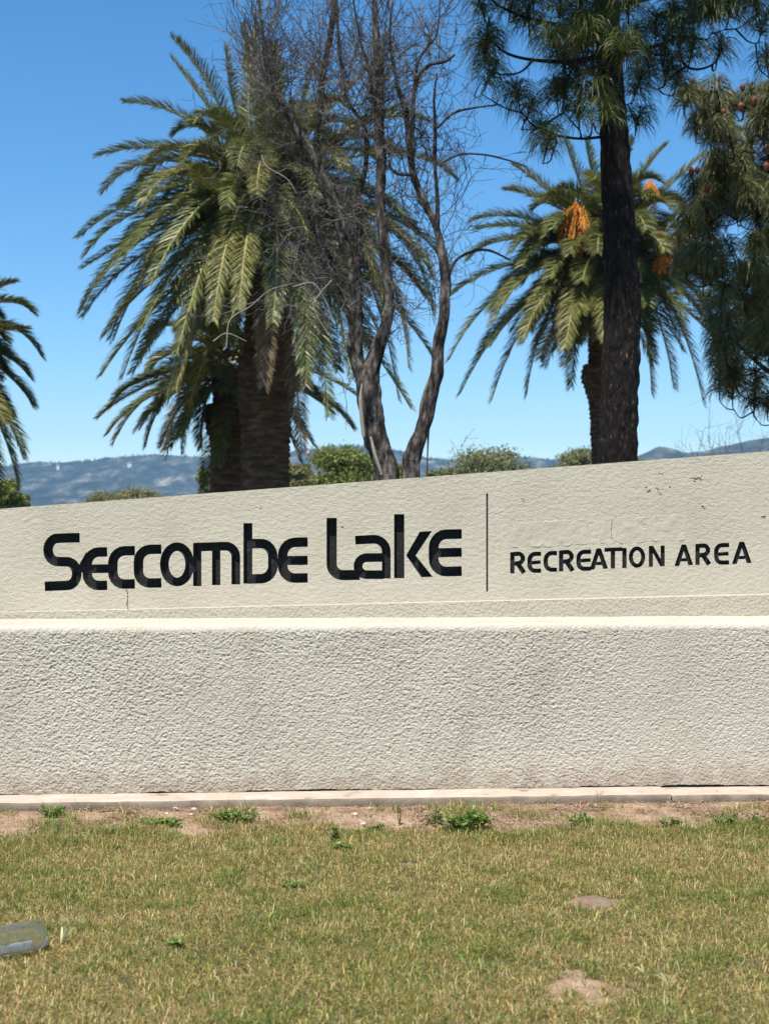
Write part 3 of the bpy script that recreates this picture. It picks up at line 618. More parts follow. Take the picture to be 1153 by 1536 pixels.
limbs.append(limb('limb', [(500, 320, 10, .5), (480, 270, 10, .6), (473, 210, 10, .6), (482, 150, 10, .6), (488, 90, 10, .6), (497, 45, 9, .6), (503, 0, 8, .6), (510, -60, 6, .6)], 10, k=2, mat=DBARK))
limbs.append(limb('limb', [(618, 255, 8, -.1), (618, 180, 7, -.2), (622, 130, 7, -.2), (640, 100, 6, -.3), (668, 92, 5, -.3), (682, 82, 4, -.3)], 8, k=2, mat=DBARK))
limbs.append(limb('limb', [(622, 130, 6, -.2), (626, 95, 5, -.2), (640, 72, 4, -.2), (655, 50, 3, -.2), (660, 0, 2.5, -.2)], 8, k=5, mat=DBARK))
limbs.append(limb('limb', [(654, 345, 9), (656, 300, 7), (652, 250, 6), (653, 195, 6), (651, 150, 4), (655, 110, 3)], 8, k=6, mat=DBARK))
limbs.append(limb('limb', [(655, 192, 4), (680, 170, 4), (710, 162, 3), (750, 157, 2)], 6, k=1, mat=DBARK, amp=.05))
limbs.append(limb('limb', [(660, 245, 4), (690, 232, 3.5), (725, 232, 3), (760, 240, 2.5), (790, 250, 1.5)], 6, k=1, mat=DBARK, amp=.05))
limbs.append(limb('limb', [(668, 425, 7), (680, 395, 5), (700, 380, 4), (730, 375, 4), (765, 390, 2.5)], 6, k=1, mat=DBARK, amp=.05))
limbs.append(limb('limb', [(620, 262, 5), (600, 262, 5), (588, 255, 4), (582, 240, 3)], 6, k=1, mat=DBARK, amp=.05))
limbs.append(limb('limb', [(568, 185, 7), (560, 160, 6), (552, 100, 5), (540, 60, 4), (530, 0, 3)], 6, k=2, mat=DBARK, amp=.05))
limbs.append(limb('limb', [(640, 712, 2), (642, 660, 3), (644, 630, 4), (646, 600, 4)], 6, k=2, amp=.1, mat=DARK))
limbs.append(limb('limb', [(540, 520, 9, .2), (520, 470, 8, .3), (505, 420, 7, .4), (492, 380, 7, .4), (470, 345, 6, .4), (455, 300, 5, .4)], 8, k=2, amp=.1))
limb('torn_bark', [(546, 655, 5, -.2), (543, 625, 7, -.2), (541, 600, 6, -.2), (543, 575, 3, -.2)], 8, k=2, amp=.2, mat=DEADW)
limb('torn_bark', [(572, 712, 4, -.22), (562, 680, 6, -.22), (556, 655, 3, -.2)], 8, k=2, amp=.2, mat=DEADW)
# twigs
tw = Acc(); tn = [0]
def twig(p, d, L, r, depth, up=.25, curl=.35):
    ns = 5 if depth else 4
    P = [p]; dd = np.array(d, float); seg = L / ns; k = RNG.normal(0, curl, 3)
    for i in range(ns):
        dd = nrm(dd + RNG.normal(0, curl, 3) * .5 + k * .3 + np.array([0, 0, up * .3])); P.append(P[-1] + dd * seg)
    P = np.array(P); tubeA(tw, P, np.linspace(r, max(r * .45, .0017), len(P)), 3); tn[0] += 1
    if depth > 0:
        for i in range(random.randint(3, 5) if depth > 1 else random.randint(2, 5)):
            t = random.uniform(.15, 1) * ns; i0 = min(int(t), ns - 1); q = P[i0] + (P[i0 + 1] - P[i0]) * (t - i0)
            nd = nrm(nrm(P[i0 + 1] - P[i0]) + RNG.normal(0, .75, 3)); twig(q, nd, L * random.uniform(.35, .62), r * .6, depth - 1, up, curl)
def twigs_on(Q, n, L, lo=0, hi=1, up=.6, depth=2, r=.0055, side=None, curl=.35):
    m = len(Q)
    for i in range(n):
        j = int((lo + (hi - lo) * random.random()) * (m - 2)); q = Q[j, :3]; t = nrm(Q[j + 1, :3] - Q[j, :3])
        d = nrm(t * .5 + RNG.normal(0, .8, 3) + [0, 0, up * .5])
        if side: d = nrm(d + np.array(side))
        twig(q, d, L * random.uniform(.6, 1.2), min(r, Q[j, 3] * .7), depth, up, curl)
twigs_on(trA, 34, .75, .50, 1, .8); twigs_on(trB, 30, .6, .55, 1, .6)
twigs_on(limbs[0], 30, .8, .62, 1, .9); twigs_on(limbs[0], 26, .5, .25, .7, .1, curl=.7)
twigs_on(limbs[1], 20, .7, .3, 1, .8); twigs_on(limbs[2], 22, .7, .2, 1, .9); twigs_on(limbs[12], 14, .5, .1, 1, .1, curl=.7)
for k_ in (3, 4, 5): twigs_on(limbs[k_], 9, .42, .2, 1, .4)
for k_ in (6, 7, 8): twigs_on(limbs[k_], 10, .28, .1, 1, .2, depth=1, r=.003)
for k_ in (9, 10): twigs_on(limbs[k_], 8, .45, .1, 1, .6)
# fountain of shoots at old pruning cuts
for (px, py, n, L, dy) in ((405, 128, 42, .62, 0), (568, 135, 38, .7, 0), (486, 120, 22, .7, .6), (545, 200, 18, .6, .4)):
    for _ in range(n):
        a = random.gauss(0, .65); twig(np.array(at(px + random.gauss(0, 4), py + random.gauss(0, 14), YB + dy)), nrm([math.sin(a), RNG.normal(0, .4), math.cos(a)]), L * random.uniform(.6, 1.25), .0045, 1, .15, .28)
# drooping tangled mass
for (px, py, sx, sy, n) in ((490, 400, 34, 60, 190), (575, 400, 34, 70, 90), (450, 300, 40, 55, 90), (520, 250, 50, 70, 70), (660, 370, 8, 40, 30), (370, 430, 30, 40, 8), (440, 120, 45, 45, 100), (600, 150, 50, 70, 70), (540, 60, 80, 40, 60)):
    for _ in range(n):
        twig(np.array(at(random.gauss(px, sx), random.gauss(py, sy), YB + random.uniform(-.15, 1.1))), nrm(RNG.normal(0, 1, 3) + [0, 0, -.15]), random.uniform(.2, .55), .0042, 1, -.1, .75)
twig(np.array(at(690, 700, YB)), nrm([-.3, 0, 1]), .3, .002, 1)
print('twigs', tn[0])
tw.build('twigs', TWIG, bt, BO)
for pts in ([(340, 520), (345, 480), (375, 460), (405, 435), (440, 425)], [(498, 420), (480, 440), (470, 460), (485, 490), (500, 510)], [(392, 232), (400, 250), (430, 268), (445, 290)], [(320, 512), (340, 500), (370, 512)], [(440, 430), (470, 425), (490, 455), (500, 480)]):
    pl = Acc(); P = np.array([list(at(x, y, YB - .7)) for x, y in pts]); tubeA(pl, catmull(P, 16), np.linspace(.0055, .0025, 16), 5)
    pl.build('bare_shoot', DEADW, bt, BO)

# ------------------------------------------------------------------ pines
def needle_clump(acc, p, d, n, L, w, spread=1.0, shoot=.16, droop=1.0):
    d = nrm(d); n = int(n)
    b = p - d * shoot * RNG.random((n, 1)) ; v = RNG.normal(0, 1, (n, 3)); v -= (v @ d)[:, None] * d; v = nrm(v)
    dirn = nrm(v * spread * .62 + d * RNG.uniform(-.1, .75, (n, 1))); l = L * RNG.uniform(.7, 1.1, (n, 1)); g = np.array([0, 0, -1.])
    p1 = b + dirn * l * .38; d2 = nrm(dirn + g * 1.0 * droop); p2 = p1 + d2 * l * .34; d3 = nrm(d2 + g * 1.3 * droop); p3 = p2 + d3 * l * .30
    side = nrm(np.cross(dirn, g) + RNG.normal(0, .6, (n, 3))) * w
    V = np.stack([b - side * .5, b + side * .5, p1 + side * .5, p1 - side * .5, p2 + side * .4, p2 - side * .4, p3], 1).reshape(-1, 3)
    k = np.arange(n)[:, None] * 7
    acc.add(V, np.concatenate([k + np.array([[0, 1, 2, 3]]), k + np.array([[3, 2, 4, 5]])]), k + np.array([[5, 4, 6]]))
def pine(label, trunk_pts, Y, clumps, branches, NM, n_needle, Lneedle, wn, seed, extra, cones=(), group=None):
    global RNG; random.seed(seed); RNG = np.random.default_rng(seed)
    org = np.array([at(trunk_pts[0][0], 0, Y).x, Y, 0.]); root = empty('pine_tree', org); tag(root, label, 'pine tree', group)
    def pd(th, s, rr):
        cell = vnoise(np.cos(th) * 5 + np.sin(th * 2) * .4, s * 4 + np.sin(th) * 5, .8, 2); c2 = vnoise(th * 6, s * 9, 1, 4)
        ca, sa = np.cos(th), np.sin(th)
        v = vnoise(ca * 9 + 3 * sa, sa * 9 + s * 6, 1, 3)
        return rr * (.17 * (np.abs(2 * v - 1)) + .12 * (vnoise(ca * 22 + s * 3, sa * 22 + s * 14, 1, 5) - .5) + .05 * (cell - .5))
    P = np.array([list(at(p[0], p[1], Y)) + [p[2] * Y / F / 2 * .89] for p in trunk_pts]); n = int(np.linalg.norm(np.diff(P[:, :3], axis=0), axis=1).sum() / .025)
    Q = catmull(P, n); V, q = tube(Q[:, :3], Q[:, 3], 56, pd); link('trunk', mesh_np('trunk', V - org, q, PINET, False), root)
    br = Acc(); crown = Acc()
    bnodes = []
    for bpts in branches:
        P = np.array([list(at(p[0], p[1], Y + (p[3] if len(p) > 3 else 0))) + [p[2] * Y / F / 2] for p in bpts]); Qb = catmull(P, 8 * len(bpts)); tubeA(br, Qb[:, :3], Qb[:, 3], 6); bnodes += [q_[:3] for q_ in Qb[::2]]
    tips = []
    for (px, py, s, dy, ang) in clumps:
        p = np.array(at(px, py, Y + dy)); d = np.array([math.sin(R(ang)), RNG.normal(0, .3), math.cos(R(ang))])
        needle_clump(crown, p, d, n_needle * s, Lneedle * (.75 + .25 * s), wn, shoot=.2)
        P = np.array([p - nrm(d) * .24 + [0, 0, -.03], p, p + nrm(d) * .035]); tubeA(br, P, [.006, .006, .003], 5)
        tips.append(P[0])
    for (c, rad, n_) in extra:
        c = np.array(c)
        for _ in range(n_):
            p = c + nrm(RNG.normal(0, 1, 3)) * np.array(rad) * RNG.random() ** .4; d = nrm(p - c + [0, 0, .5 + RNG.random()])
            needle_clump(crown, p, d, n_needle * .8, Lneedle, wn * 1.2, shoot=.2)
            tips.append(p - nrm(d) * .2)
    # grow a branch skeleton: every shoot joins the nearest wood already there
    nodes = [q_[:3] for q_ in Q[::6]] + bnodes; rad_n = [.02] * len(nodes)
    tips.sort(key=lambda p: np.min(np.linalg.norm(Q[:, :2] - p[:2], axis=1)))
    for p in tips:
        NN = np.array(nodes); dd = NN - p; cost = np.linalg.norm(dd, axis=1) + .5 * np.maximum(0, dd[:, 2]); j = int(np.argmin(cost)); a = NN[j]
        m = (a + p) / 2 + [0, 0, -.12 * np.linalg.norm(a - p)] + RNG.normal(0, .02, 3); cc_ = catmull(np.array([a, m, p]), 9)
        tubeA(br, cc_, np.linspace(min(.012, rad_n[j] * .8 + .002), .004, 9), 5); nodes += [cc_[3], cc_[5], cc_[7]]; rad_n += [.009, .008, .007]
    br.build('branches', PINET, root, org, True); crown.build('crown', NM, root, org)
    for (px, py, s, dy) in cones:
        p = np.array(at(px, py, Y + dy)); acc = Acc(); tt = np.linspace(0, 1, 9); z = (tt - .5) * .085 * s
        tubeA(acc, np.stack([0 * z, 0 * z, z], 1) + p, .026 * s * np.sin(np.clip(tt * .93 + .05, 0, 1) * math.pi) ** .7 * (1 + .12 * np.cos(tt * 60)), 9)
        acc.build('cone', CONE, root, org, False)
    return root
CL = [(733, 38, 1.35, 0, 10), (720, 66, 1.0, .3, -25), (745, 95, .9, -.2, 30), (715, -10, .9, 0, -20), (770, -15, 1.1, .2, 10), (792, 10, 1.1, .1, 0), (820, 40, 1.3, -.4, -20), (845, 70, 1.2, .3, 0), (773, 128, 1.15, 0, -5), (800, 150, .8, .4, 25), (812, 182, 1.1, .2, -10), (826, 195, .7, -.3, 15), (850, 120, 1.2, .3, 10), (866, 150, 1.1, .2, 0), (880, 30, 1.1, -.6, 0), (893, 118, 1.1, -.5, 5), (934, 58, 1.3, -.6, 0), (905, 150, .8, -.6, 0),
      (955, 40, 1.2, .5, 20), (962, 110, 1.3, .6, 20), (972, 80, 1.2, .9, 0), (985, 20, 1.2, .6, 0), (1010, 5, 1.2, .5, 10), (1007, 85, 1.1, .7, 15), (1020, 105, .8, 1, 20), (1040, 0, 1.3, .3, 0), (1082, 55, 1.0, .6, 10), (1070, -5, 1.2, .2, 0), (1100, -8, 1.4, .2, 10), (1128, -15, 1.4, .2, 0), (1150, 20, .9, .4, 20), (1148, 75, .9, .4, 0), (870, 0, 1.2, -.2, 0), (840, -10, 1.2, .3, 0), (800, -30, 1.3, 0, 0), (900, -10, 1.3, -.3, 0), (940, -10, 1.2, -.4, 0), (860, 90, 1.1, .5, -10), (830, 118, .9, .5, -10), (960, 160, .9, .6, 5), (890, 80, 1.1, .4, 0)]
for _i in range(4): CL.append((RNG.uniform(790, 900), RNG.uniform(0, 130), 1.0, RNG.uniform(-.3, .7), RNG.uniform(-30, 20)))
for _i in range(4): CL.append((RNG.uniform(945, 1080), RNG.uniform(-20, 60), 1.0, RNG.uniform(.2, .9), RNG.uniform(-20, 30)))
BRN = [[(915, 80, 9), (860, 92, 7), (800, 90, 5), (760, 80, 4), (735, 60, 3)], [(800, 90, 4), (780, 108, 3), (755, 112, 3), (740, 108, 2)], [(905, 205, 5), (870, 208, 4), (835, 203, 4), (815, 195, 3)], [(930, 70, 7, .05), (980, 70, 6, .5), (1020, 55, 5, .5), (1060, 60, 4, .6)], [(1015, 62, 4, .5), (1025, 95, 4, .6), (1045, 104, 4, .6), (1070, 95, 3, .6), (1083, 72, 3, .6)], [(905, 60, 8), (850, 40, 6), (800, 30, 5), (750, 10, 4), (730, -10, 3)], [(925, 10, 8), (1000, -10, 7), (1080, -30, 6), (1150, -30, 5)]]
YP = 11.0
top = lambda px, py: np.array(at(px, py, YP))
pine('dark straight-trunked pine in the upper right with long drooping needles', [(930, 1005, 74), (928, 830, 63), (926, 700, 60), (928, 640, 58), (930, 560, 57), (932, 480, 56), (930, 400, 53), (926, 300, 48), (921, 220, 44), (917, 150, 41), (912, 60, 38), (908, 0, 36), (902, -150, 32), (900, -500, 22), (905, -900, 8)], YP, CL, BRN, NEEDLE, 210, .27, .0058, 31,
     [(top(880, -220), (1.5, 1.4, .75), 75), (top(860, -480), (1.3, 1.3, .8), 60), (top(890, -760), (.8, .8, .8), 35), (tuple(top(760, -130) + np.array([0, -.8, 0])), (.9, .7, .4), 26)], cones=(), group='pines on the right')
# right-hand pine with cones
YQ = 13.5; CL2 = []; RNG = np.random.default_rng(77); random.seed(77)
def dens2(x, y):
    left = np.interp(y, [120, 150, 200, 250, 300, 340, 380, 430, 480, 540, 600, 640], [1040, 1020, 1065, 1072, 1050, 1030, 1025, 1030, 1045, 1062, 1100, 1140])
    return x > left + 6
while len(CL2) < 300:
    x = RNG.uniform(1000, 1330); y = RNG.uniform(115, 560)
    if dens2(x + (20 if y < 390 else -12), y): CL2.append((x, y, RNG.uniform(.8, 1.2), RNG.uniform(-1.2, 1.2), RNG.uniform(-35, 15)))
CL2 += [(1038, 128, 1, 0, -20), (1060, 140, 1, 0, 0), (1078, 150, 1, 0, 0), (1100, 142, 1, .2, 0), (1125, 130, 1.1, 0, 0), (1150, 125, 1.2, 0, 0), (1050, 165, .8, 0, -20), (1070, 230, .9, 0, -20), (1062, 250, .8, 0, -30), (1035, 262, .9, 0, -20), (1045, 285, 1, 0, 0), (1060, 300, 1, 0, 0), (1078, 560, .7, 0, 0), (1100, 570, .8, 0, 0), (1130, 585, .9, 0, 0), (1150, 590, 1, 0, 0)]
BR2 = [[(1230, 200, 14), (1170, 180, 9), (1110, 160, 6), (1050, 150, 3)], [(1230, 380, 14), (1150, 330, 9), (1090, 300, 6), (1040, 290, 3)], [(1230, 480, 12), (1160, 470, 8), (1090, 430, 5), (1040, 400, 3)], [(1230, 560, 12), (1160, 560, 8), (1110, 520, 5), (1070, 490, 3)], [(1230, 300, 12), (1160, 260, 8), (1100, 240, 5), (1070, 240, 3)]]
CN = [(1038, 122, 1, -.2), (1054, 138, .9, -.2), (1051, 158, 1, -.4), (1079, 182, 1.1, -.5), (1087, 195, 1, -.5), (1102, 208, 1.2, -.5), (1075, 230, 1.1, -.4), (1036, 257, 1.1, -.3), (1045, 255, 1, -.3), (1060, 281, 1.3, -.5), (1103, 280, 1.3, -.6), (1113, 131, 1, -.2), (1097, 139, .9, -.2), (1130, 152, 1.3, -.9), (1141, 150, 1.3, -.9), (1148, 224, 1.2, -1), (1148, 250, 1.2, -1), (1110, 160, 1.1, -.9), (1084, 168, .8, -.5)]
pine('bushy pine at the right edge with reddish cones among pale needles', [(1238, 968, 80), (1235, 830, 70), (1233, 500, 60), (1230, 250, 45), (1228, 0, 30), (1228, -250, 10)], YQ, CL2, BR2, NEEDLE2, 220, .24, .0072, 41,
     [(tuple(at(1330, 330, YQ)), (1.0, 1.2, 1.6), 60), (tuple(at(1240, -60, YQ + 1.0)), (.6, .6, .9), 24)], CN, group='pines on the right')

# ------------------------------------------------------------------ far trees beyond the wall
def leaf_mat(name, a, b): return mat_leaf(name, a, b, .6, .25, spec=.25)
LG = leaf_mat('leaf_bright', (.11, .15, .025), (.26, .28, .075)); LO = leaf_mat('leaf_olive', (.15, .15, .05), (.29, .27, .12)); LP = leaf_mat('leaf_pale', (.13, .15, .06), (.28, .28, .14))
def bushy(label, cx, top_, wpx, Y, mat, seed, ls=.17, n=12000, group='trees beyond the wall', conifer=False, sparse=1.0):
    r = np.random.default_rng(seed); W_ = 1.35 * wpx * Y / F; zt_ = at(cx, top_, Y).z; x = at(cx, 0, Y).x; org = np.array([x, Y, 0.])
    root = empty('tree', org); tag(root, label, 'tree', group); tr = Acc()
    stem = np.array([[0, 0, -.1], [.05 * W_, 0, zt_ * .25], [0, 0, zt_ * .5], [0, 0, zt_ * .8]]); tubeA(tr, catmull(stem, 14), np.linspace(.035, .012, 14) * zt_, 8)
    cs = []; nb = 46
    for i in range(nb):
        a = r.uniform(0, 2 * math.pi); h = r.uniform(.5, .93); rad = W_ * .5 * math.sqrt(max(.05, 1 - ((h - .5) / .52) ** 2)) * r.uniform(.3, .92)
        c = np.array([math.cos(a) * rad, math.sin(a) * rad, h * zt_]); cs.append((c, r.uniform(.07, .13) * min(W_, zt_ * 1.1)))
        tubeA(tr, catmull(np.array([[0, 0, h * zt_ * .55], c * [.5, .5, .85], c]), 6), np.linspace(.012, .003, 6) * zt_, 4)
    tr.build('trunk', BARK, root, None, True)
    V = []
    for c, s_ in cs:
        m = int(n / nb); u = nrm(r.normal(0, 1, (m, 3))) * r.random((m, 1)) ** .45 * s_ * np.array([1.25, 1.25, .8]); V.append(c + u * r.uniform(.5, 1.9, (m, 1)))
    Pc = np.concatenate(V); m = len(Pc); a = nrm(r.normal(0, 1, (m, 3))); b = nrm(np.cross(a, r.normal(0, 1, (m, 3)))); sz = ls * r.uniform(.5, 1.2, (m, 1))
    Vq = np.stack([Pc - a * sz * .5, Pc + b * sz * .28, Pc + a * sz * .5, Pc - b * sz * .28], 1).reshape(-1, 3)
    acc = Acc(); acc.add(Vq, np.arange(m)[:, None] * 4 + np.array([[0, 1, 2, 3]])); acc.build('crown', mat, root)
    return root
for a in [('bright green leafy tree between the thick palm trunk and the bare tree', 515, 668, 100, 62, LG, 1, .17, 15000), ('small green tree just right of the thick palm trunk', 447, 688, 44, 60, LO, 2),
          ('green tree top seen between the two leaning bare trunks', 590, 690, 44, 66, LG, 3), ('pale tree top hugging the wall right of the bare trunks', 665, 698, 50, 72, LP, 4),
          ('wide pale green tree under the gap between bare tree and right palm', 735, 673, 110, 70, LP, 5, .17, 15000), ('small round tree left of the pine trunk', 862, 668, 60, 70, LP, 6),
          ('sliver of olive tree right of the pine trunk', 955, 679, 44, 74, LO, 7), ('low olive tree top above the left part of the wall', 205, 730, 74, 90, LO, 8), ('lower olive tree top far left of the thick palm', 160, 737, 50, 95, LO, 9),
          ('pale feathery tree touching the left side of the palm trunks', 312, 694, 26, 60, LP, 10), ('dark green tree top under the cut-off palm', 8, 715, 40, 55, LG, 11), ('tiny dark tree top above the left end of the wall', 32, 736, 22, 60, LG, 12)]:
    bushy(*a)
# bare shrubby tree at the far right
bs = empty('bare_bush', (at(1125, 0, 45).x, 45, 0)); tag(bs, 'pale leafless bush showing fine twigs above the right end of the wall', 'bush')
tw = Acc(); RNG = np.random.default_rng(5); random.seed(5)
for i in range(24):
    a = random.gauss(0, .55); twig(np.array([random.gauss(0, .5), random.gauss(0, .5), .2]), nrm([math.sin(a), RNG.normal(0, .3), 1.4]), random.uniform(3.0, 4.6), .02, 2, .3, .16)
tw.build('twigs', TWIG, bs)
# houses on the ridge and conifers
WH = mat_noise('house_wall', [(.3, (.6, .57, .5)), (.7, (.75, .72, .66))], .5, .9); RF = mat_noise('house_roof', [(.3, (.16, .1, .08)), (.7, (.25, .17, .13))], .5, .9)
def house(label, px, py, Y, wd, ht):
    p = at(px, py, Y); r = empty('house', (p.x, p.y, p.z - 6)); tag(r, label, 'house', 'houses on the far hills')
    boxm('wall', -wd / 2, wd / 2, -4, 4, 0, ht + 6, WH, r)
    bm = bmesh.new(); a = wd / 2 + .5; z = ht + 6
    vs = [bm.verts.new(c) for c in ((-a, -4.6, z), (a, -4.6, z), (a, 4.6, z), (-a, 4.6, z), (-a, 0, z + 2.4), (a, 0, z + 2.4))]
    for f in ((0, 1, 5, 4), (2, 3, 4, 5), (0, 4, 3), (1, 2, 5), (3, 2, 1, 0)): bm.faces.new([vs[i] for i in f])
    me = bpy.data.meshes.new('roof'); bm.to_mesh(me); bm.free(); me.materials.append(RF); link('roof', me, r)
house('white house on the ridge right of the thick palm trunk', 461, 677, 2400, 6, 3)
house('small pale house on the ridge above the green tree', 484, 678, 2400, 5, 2.5)
house('pale house low on the left hillside', 88, 700, 2350, 5, 2.5)
house('wide pale house on the left hillside below the ridge', 195, 697, 2300, 7, 2.5)
fc = Acc(); RNG = np.random.default_rng(9)
HP = [(0, 698), (60, 693), (100, 694), (180, 684), (230, 682), (300, 685), (420, 682), (440, 676), (470, 674), (530, 671), (560, 671), (600, 676), (640, 686), (700, 690), (790, 685), (880, 693), (1000, 700)]
for i in range(520):
    x = RNG.choice([RNG.uniform(0, 420), RNG.uniform(440, 600), RNG.uniform(600, 900)]); y = np.interp(x, [a[0] for a in HP], [a[1] for a in HP]) + 1.5 + RNG.uniform(0, 3)
    p = np.array(at(x, y, 2490 - RNG.uniform(0, 60))); h = RNG.uniform(4, 9) * (1.25 if 480 < x < 560 else .8); rr_ = h * .3
    for kk in range(2):
        a = RNG.random() * 6; ring = [p + [rr_ * math.cos(a + k * 1.256) * (1 - .35 * kk), rr_ * math.sin(a + k * 1.256), h * .4 * kk - 1] for k in range(5)]; fc.add(np.array(ring + [p + [0, 0, h * (.65 + .35 * kk)]]), t=[(k, (k + 1) % 5, 5) for k in range(5)])
tag(fc.build('ridge_conifers', leaf_mat('far_conifer', (.02, .035, .02), (.04, .06, .035))), 'dark far-off trees along the crest of the hills', 'woodland', kind='stuff')

# ------------------------------------------------------------------ lawn
RNG = np.random.default_rng(4); random.seed(4)
def blades(n, x0, x1, y0, y1, outer=False):
    X = RNG.uniform(x0, x1, n); Y = RNG.uniform(y0, y1, n); pr = np.ones(n)
    e = edge(X); pr *= np.maximum(np.clip((e - Y) / .06, 0, 1), .22 * np.clip((fbm(X, Y, .11, 3, 6) - .50) * 6, 0, 1) * (Y < 5.34 + .07 * X))
    for bx, by, rx, ry in bares:
        d = np.hypot((X - bx) / rx, (Y - by) / ry) + (vnoise(X, Y, .04, 3) - .5) * 1.3; pr *= np.clip((d - .55) / .7, .05, 1)
    pr *= np.clip(.45 + 1.5 * (fbm(X, Y, .09, 3, 5) - .22), .15, 1)
    keep = RNG.random(n) < pr; X = X[keep]; Y = Y[keep]; ok = (np.abs(X) < .30 * Y + .42) != outer; X = X[ok]; Y = Y[ok]; n = len(X)
    dry = fbm(X, Y, .45, 3, 1) * .6 + fbm(X, Y, .07, 2, 6) * .4
    dryb = np.clip((dry - .36) * 3.2 + .35 * np.clip((Y - 3.7), 0, 1.0), 0, 1); edgeg = np.clip(1 - (edge(X) - Y) / .28, 0, 1)
    lush = np.clip((fbm(X, Y, .12, 2, 7) - .64) * 4, 0, .45) + .55 * edgeg * (fbm(X, Y, .2, 2, 3) > .42)
    h = (RNG.uniform(.006, .021, n) + .020 * (RNG.random(n) < .05)) * (1 + .7 * lush) * (1 + .5 * edgeg); w = RNG.uniform(.0009, .0021, n) * (1.8 if outer else 1) * (1 + .35 * lush)
    az = RNG.uniform(0, 2 * math.pi, n); ln = RNG.uniform(.1, 1.6, n); d = np.stack([np.cos(az), np.sin(az), 0 * az], 1)
    sd = np.stack([-np.sin(az + RNG.normal(0, .5, n)), np.cos(az), 0 * az], 1)
    z = gz(X, Y) * np.clip((5.6 - Y) * 2, 0, 1) - .002; b = np.stack([X, Y, z], 1)
    up = np.array([0, 0, 1.])
    m = b + d * (h * ln * .35)[:, None] + up * (h * .62)[:, None]; t = b + d * (h * ln * 1.0)[:, None] + up * (h * (1.0 - .35 * ln))[:, None]
    W2 = (w / 2)[:, None]
    V = np.stack([b - sd * W2, b + sd * W2, m + sd * W2 * .9, m - sd * W2 * .9, t], 1)
    u = RNG.random(n); cg = np.stack([.112 + .10 * RNG.random(n), .155 + .09 * RNG.random(n), .018 + .02 * RNG.random(n)], 1)
    co = np.stack([.27 + .12 * RNG.random(n), .225 + .10 * RNG.random(n), .05 + .03 * RNG.random(n)], 1)
    cs = np.stack([.56 + .25 * RNG.random(n), .44 + .22 * RNG.random(n), .20 + .12 * RNG.random(n)], 1); cr = np.stack([.34 + .14 * u, .20 + .10 * u, .09 + .05 * u], 1)
    cb = np.stack([.06 + .05 * u, .085 + .06 * u, .025 + .02 * u], 1)
    pg = .34 - .14 * dryb + .5 * lush; po = .30; ps = (.14 + .15 * dryb) * (1 - .6 * np.clip(lush, 0, 1)); pr_ = (.08 + .30 * dryb) * (1 - .7 * np.clip(lush, 0, 1)); tot = pg + po + ps + pr_ + .24
    c = np.where((u < pg / tot)[:, None], cg, np.where((u < (pg + po) / tot)[:, None], co, np.where((u < (pg + po + ps) / tot)[:, None], cs, np.where((u < (pg + po + ps + pr_) / tot)[:, None], cr, cb))))
    cl = np.clip(lush, 0, 1)[:, None] * .5; c = c * (1 - cl) + cl * np.array([.10, .19, .03])
    k = np.arange(n)[:, None] * 5
    return V.reshape(-1, 3), k + np.array([[0, 1, 2, 3]]), k + np.array([[3, 2, 4]]), np.repeat(c, 5, 0)
V, q, t, c = blades(1000000, -2.1, 2.1, 2.6, 5.36)
V2, q2, t2, c2 = blades(520000, -4.2, 4.2, 2.3, 5.36, True); q = np.concatenate([q, q2 + len(V)]); t = np.concatenate([t, t2 + len(V)]); V = np.concatenate([V, V2]); c = np.concatenate([c, c2])
me = mesh_np('lawn_grass', V, [q, t], GRASS, False, c); print('grass verts', len(V))
tag(link('lawn_grass', me), 'short patchy green and straw-coloured lawn in front of the wall', 'grass', kind='stuff')
# litter on the dirt strip
n = 40000; X = RNG.uniform(-4, 4, n); Y = RNG.uniform(4.9, 5.46, n) ; ok = (Y < 5.375 + M_ * X); X = X[ok]; Y = Y[ok]; n = len(X)
z = gz(X, Y) * np.clip((5.6 - Y) * 2, 0, 1) + .007; az = RNG.uniform(0, 6.28, n); l = RNG.uniform(.004, .026, n) * (fbm(X, Y, .2, 2, 4) > .5) + .005; w = RNG.uniform(.0012, .005, n)
d = np.stack([np.cos(az), np.sin(az), RNG.normal(0, .25, n)], 1) * l[:, None]; s2 = np.stack([-np.sin(az), np.cos(az), 0 * az], 1) * w[:, None]; b = np.stack([X, Y, z], 1)
V = np.stack([b - d / 2 - s2 / 2, b + d / 2 - s2 / 2, b + d / 2 + s2 / 2, b - d / 2 + s2 / 2], 1).reshape(-1, 3)
tag(link('dead_leaf_litter', mesh_np('dead_leaf_litter', V, np.arange(n)[:, None] * 4 + np.array([[0, 1, 2, 3]]), LITTER)), 'brown crumbled leaf litter on the bare dirt strip', 'litter', kind='stuff')
# soil mound
mx, my = ground_at(886, 1358); rr_ = np.linspace(0, 1, 14); th = np.linspace(0, 2 * math.pi, 48, endpoint=False); RRR, TTT = np.meshgrid(rr_, th, indexing='ij')
x = .095 * RRR * np.cos(TTT); y = .06 * RRR * np.sin(TTT); z = .024 * (1 - RRR ** 2) ** 1.2 - .006 * RRR + (fbm(x + 5, y, .02, 3, 2) - .5) * .009
MOUND = mat_noise('mound_soil', [(.3, (.14, .095, .06)), (.7, (.27, .19, .125))], 40, .97, .8, 200, .006)
mo = link('soil_mound', mesh_np('soil_mound', np.stack([x, y, z], -1).reshape(-1, 3), grid_faces(14, 48, True), MOUND, True), loc=(mx, my, .004)); tag(mo, 'small brown mound of loose soil in the lawn on the right', 'soil mound')
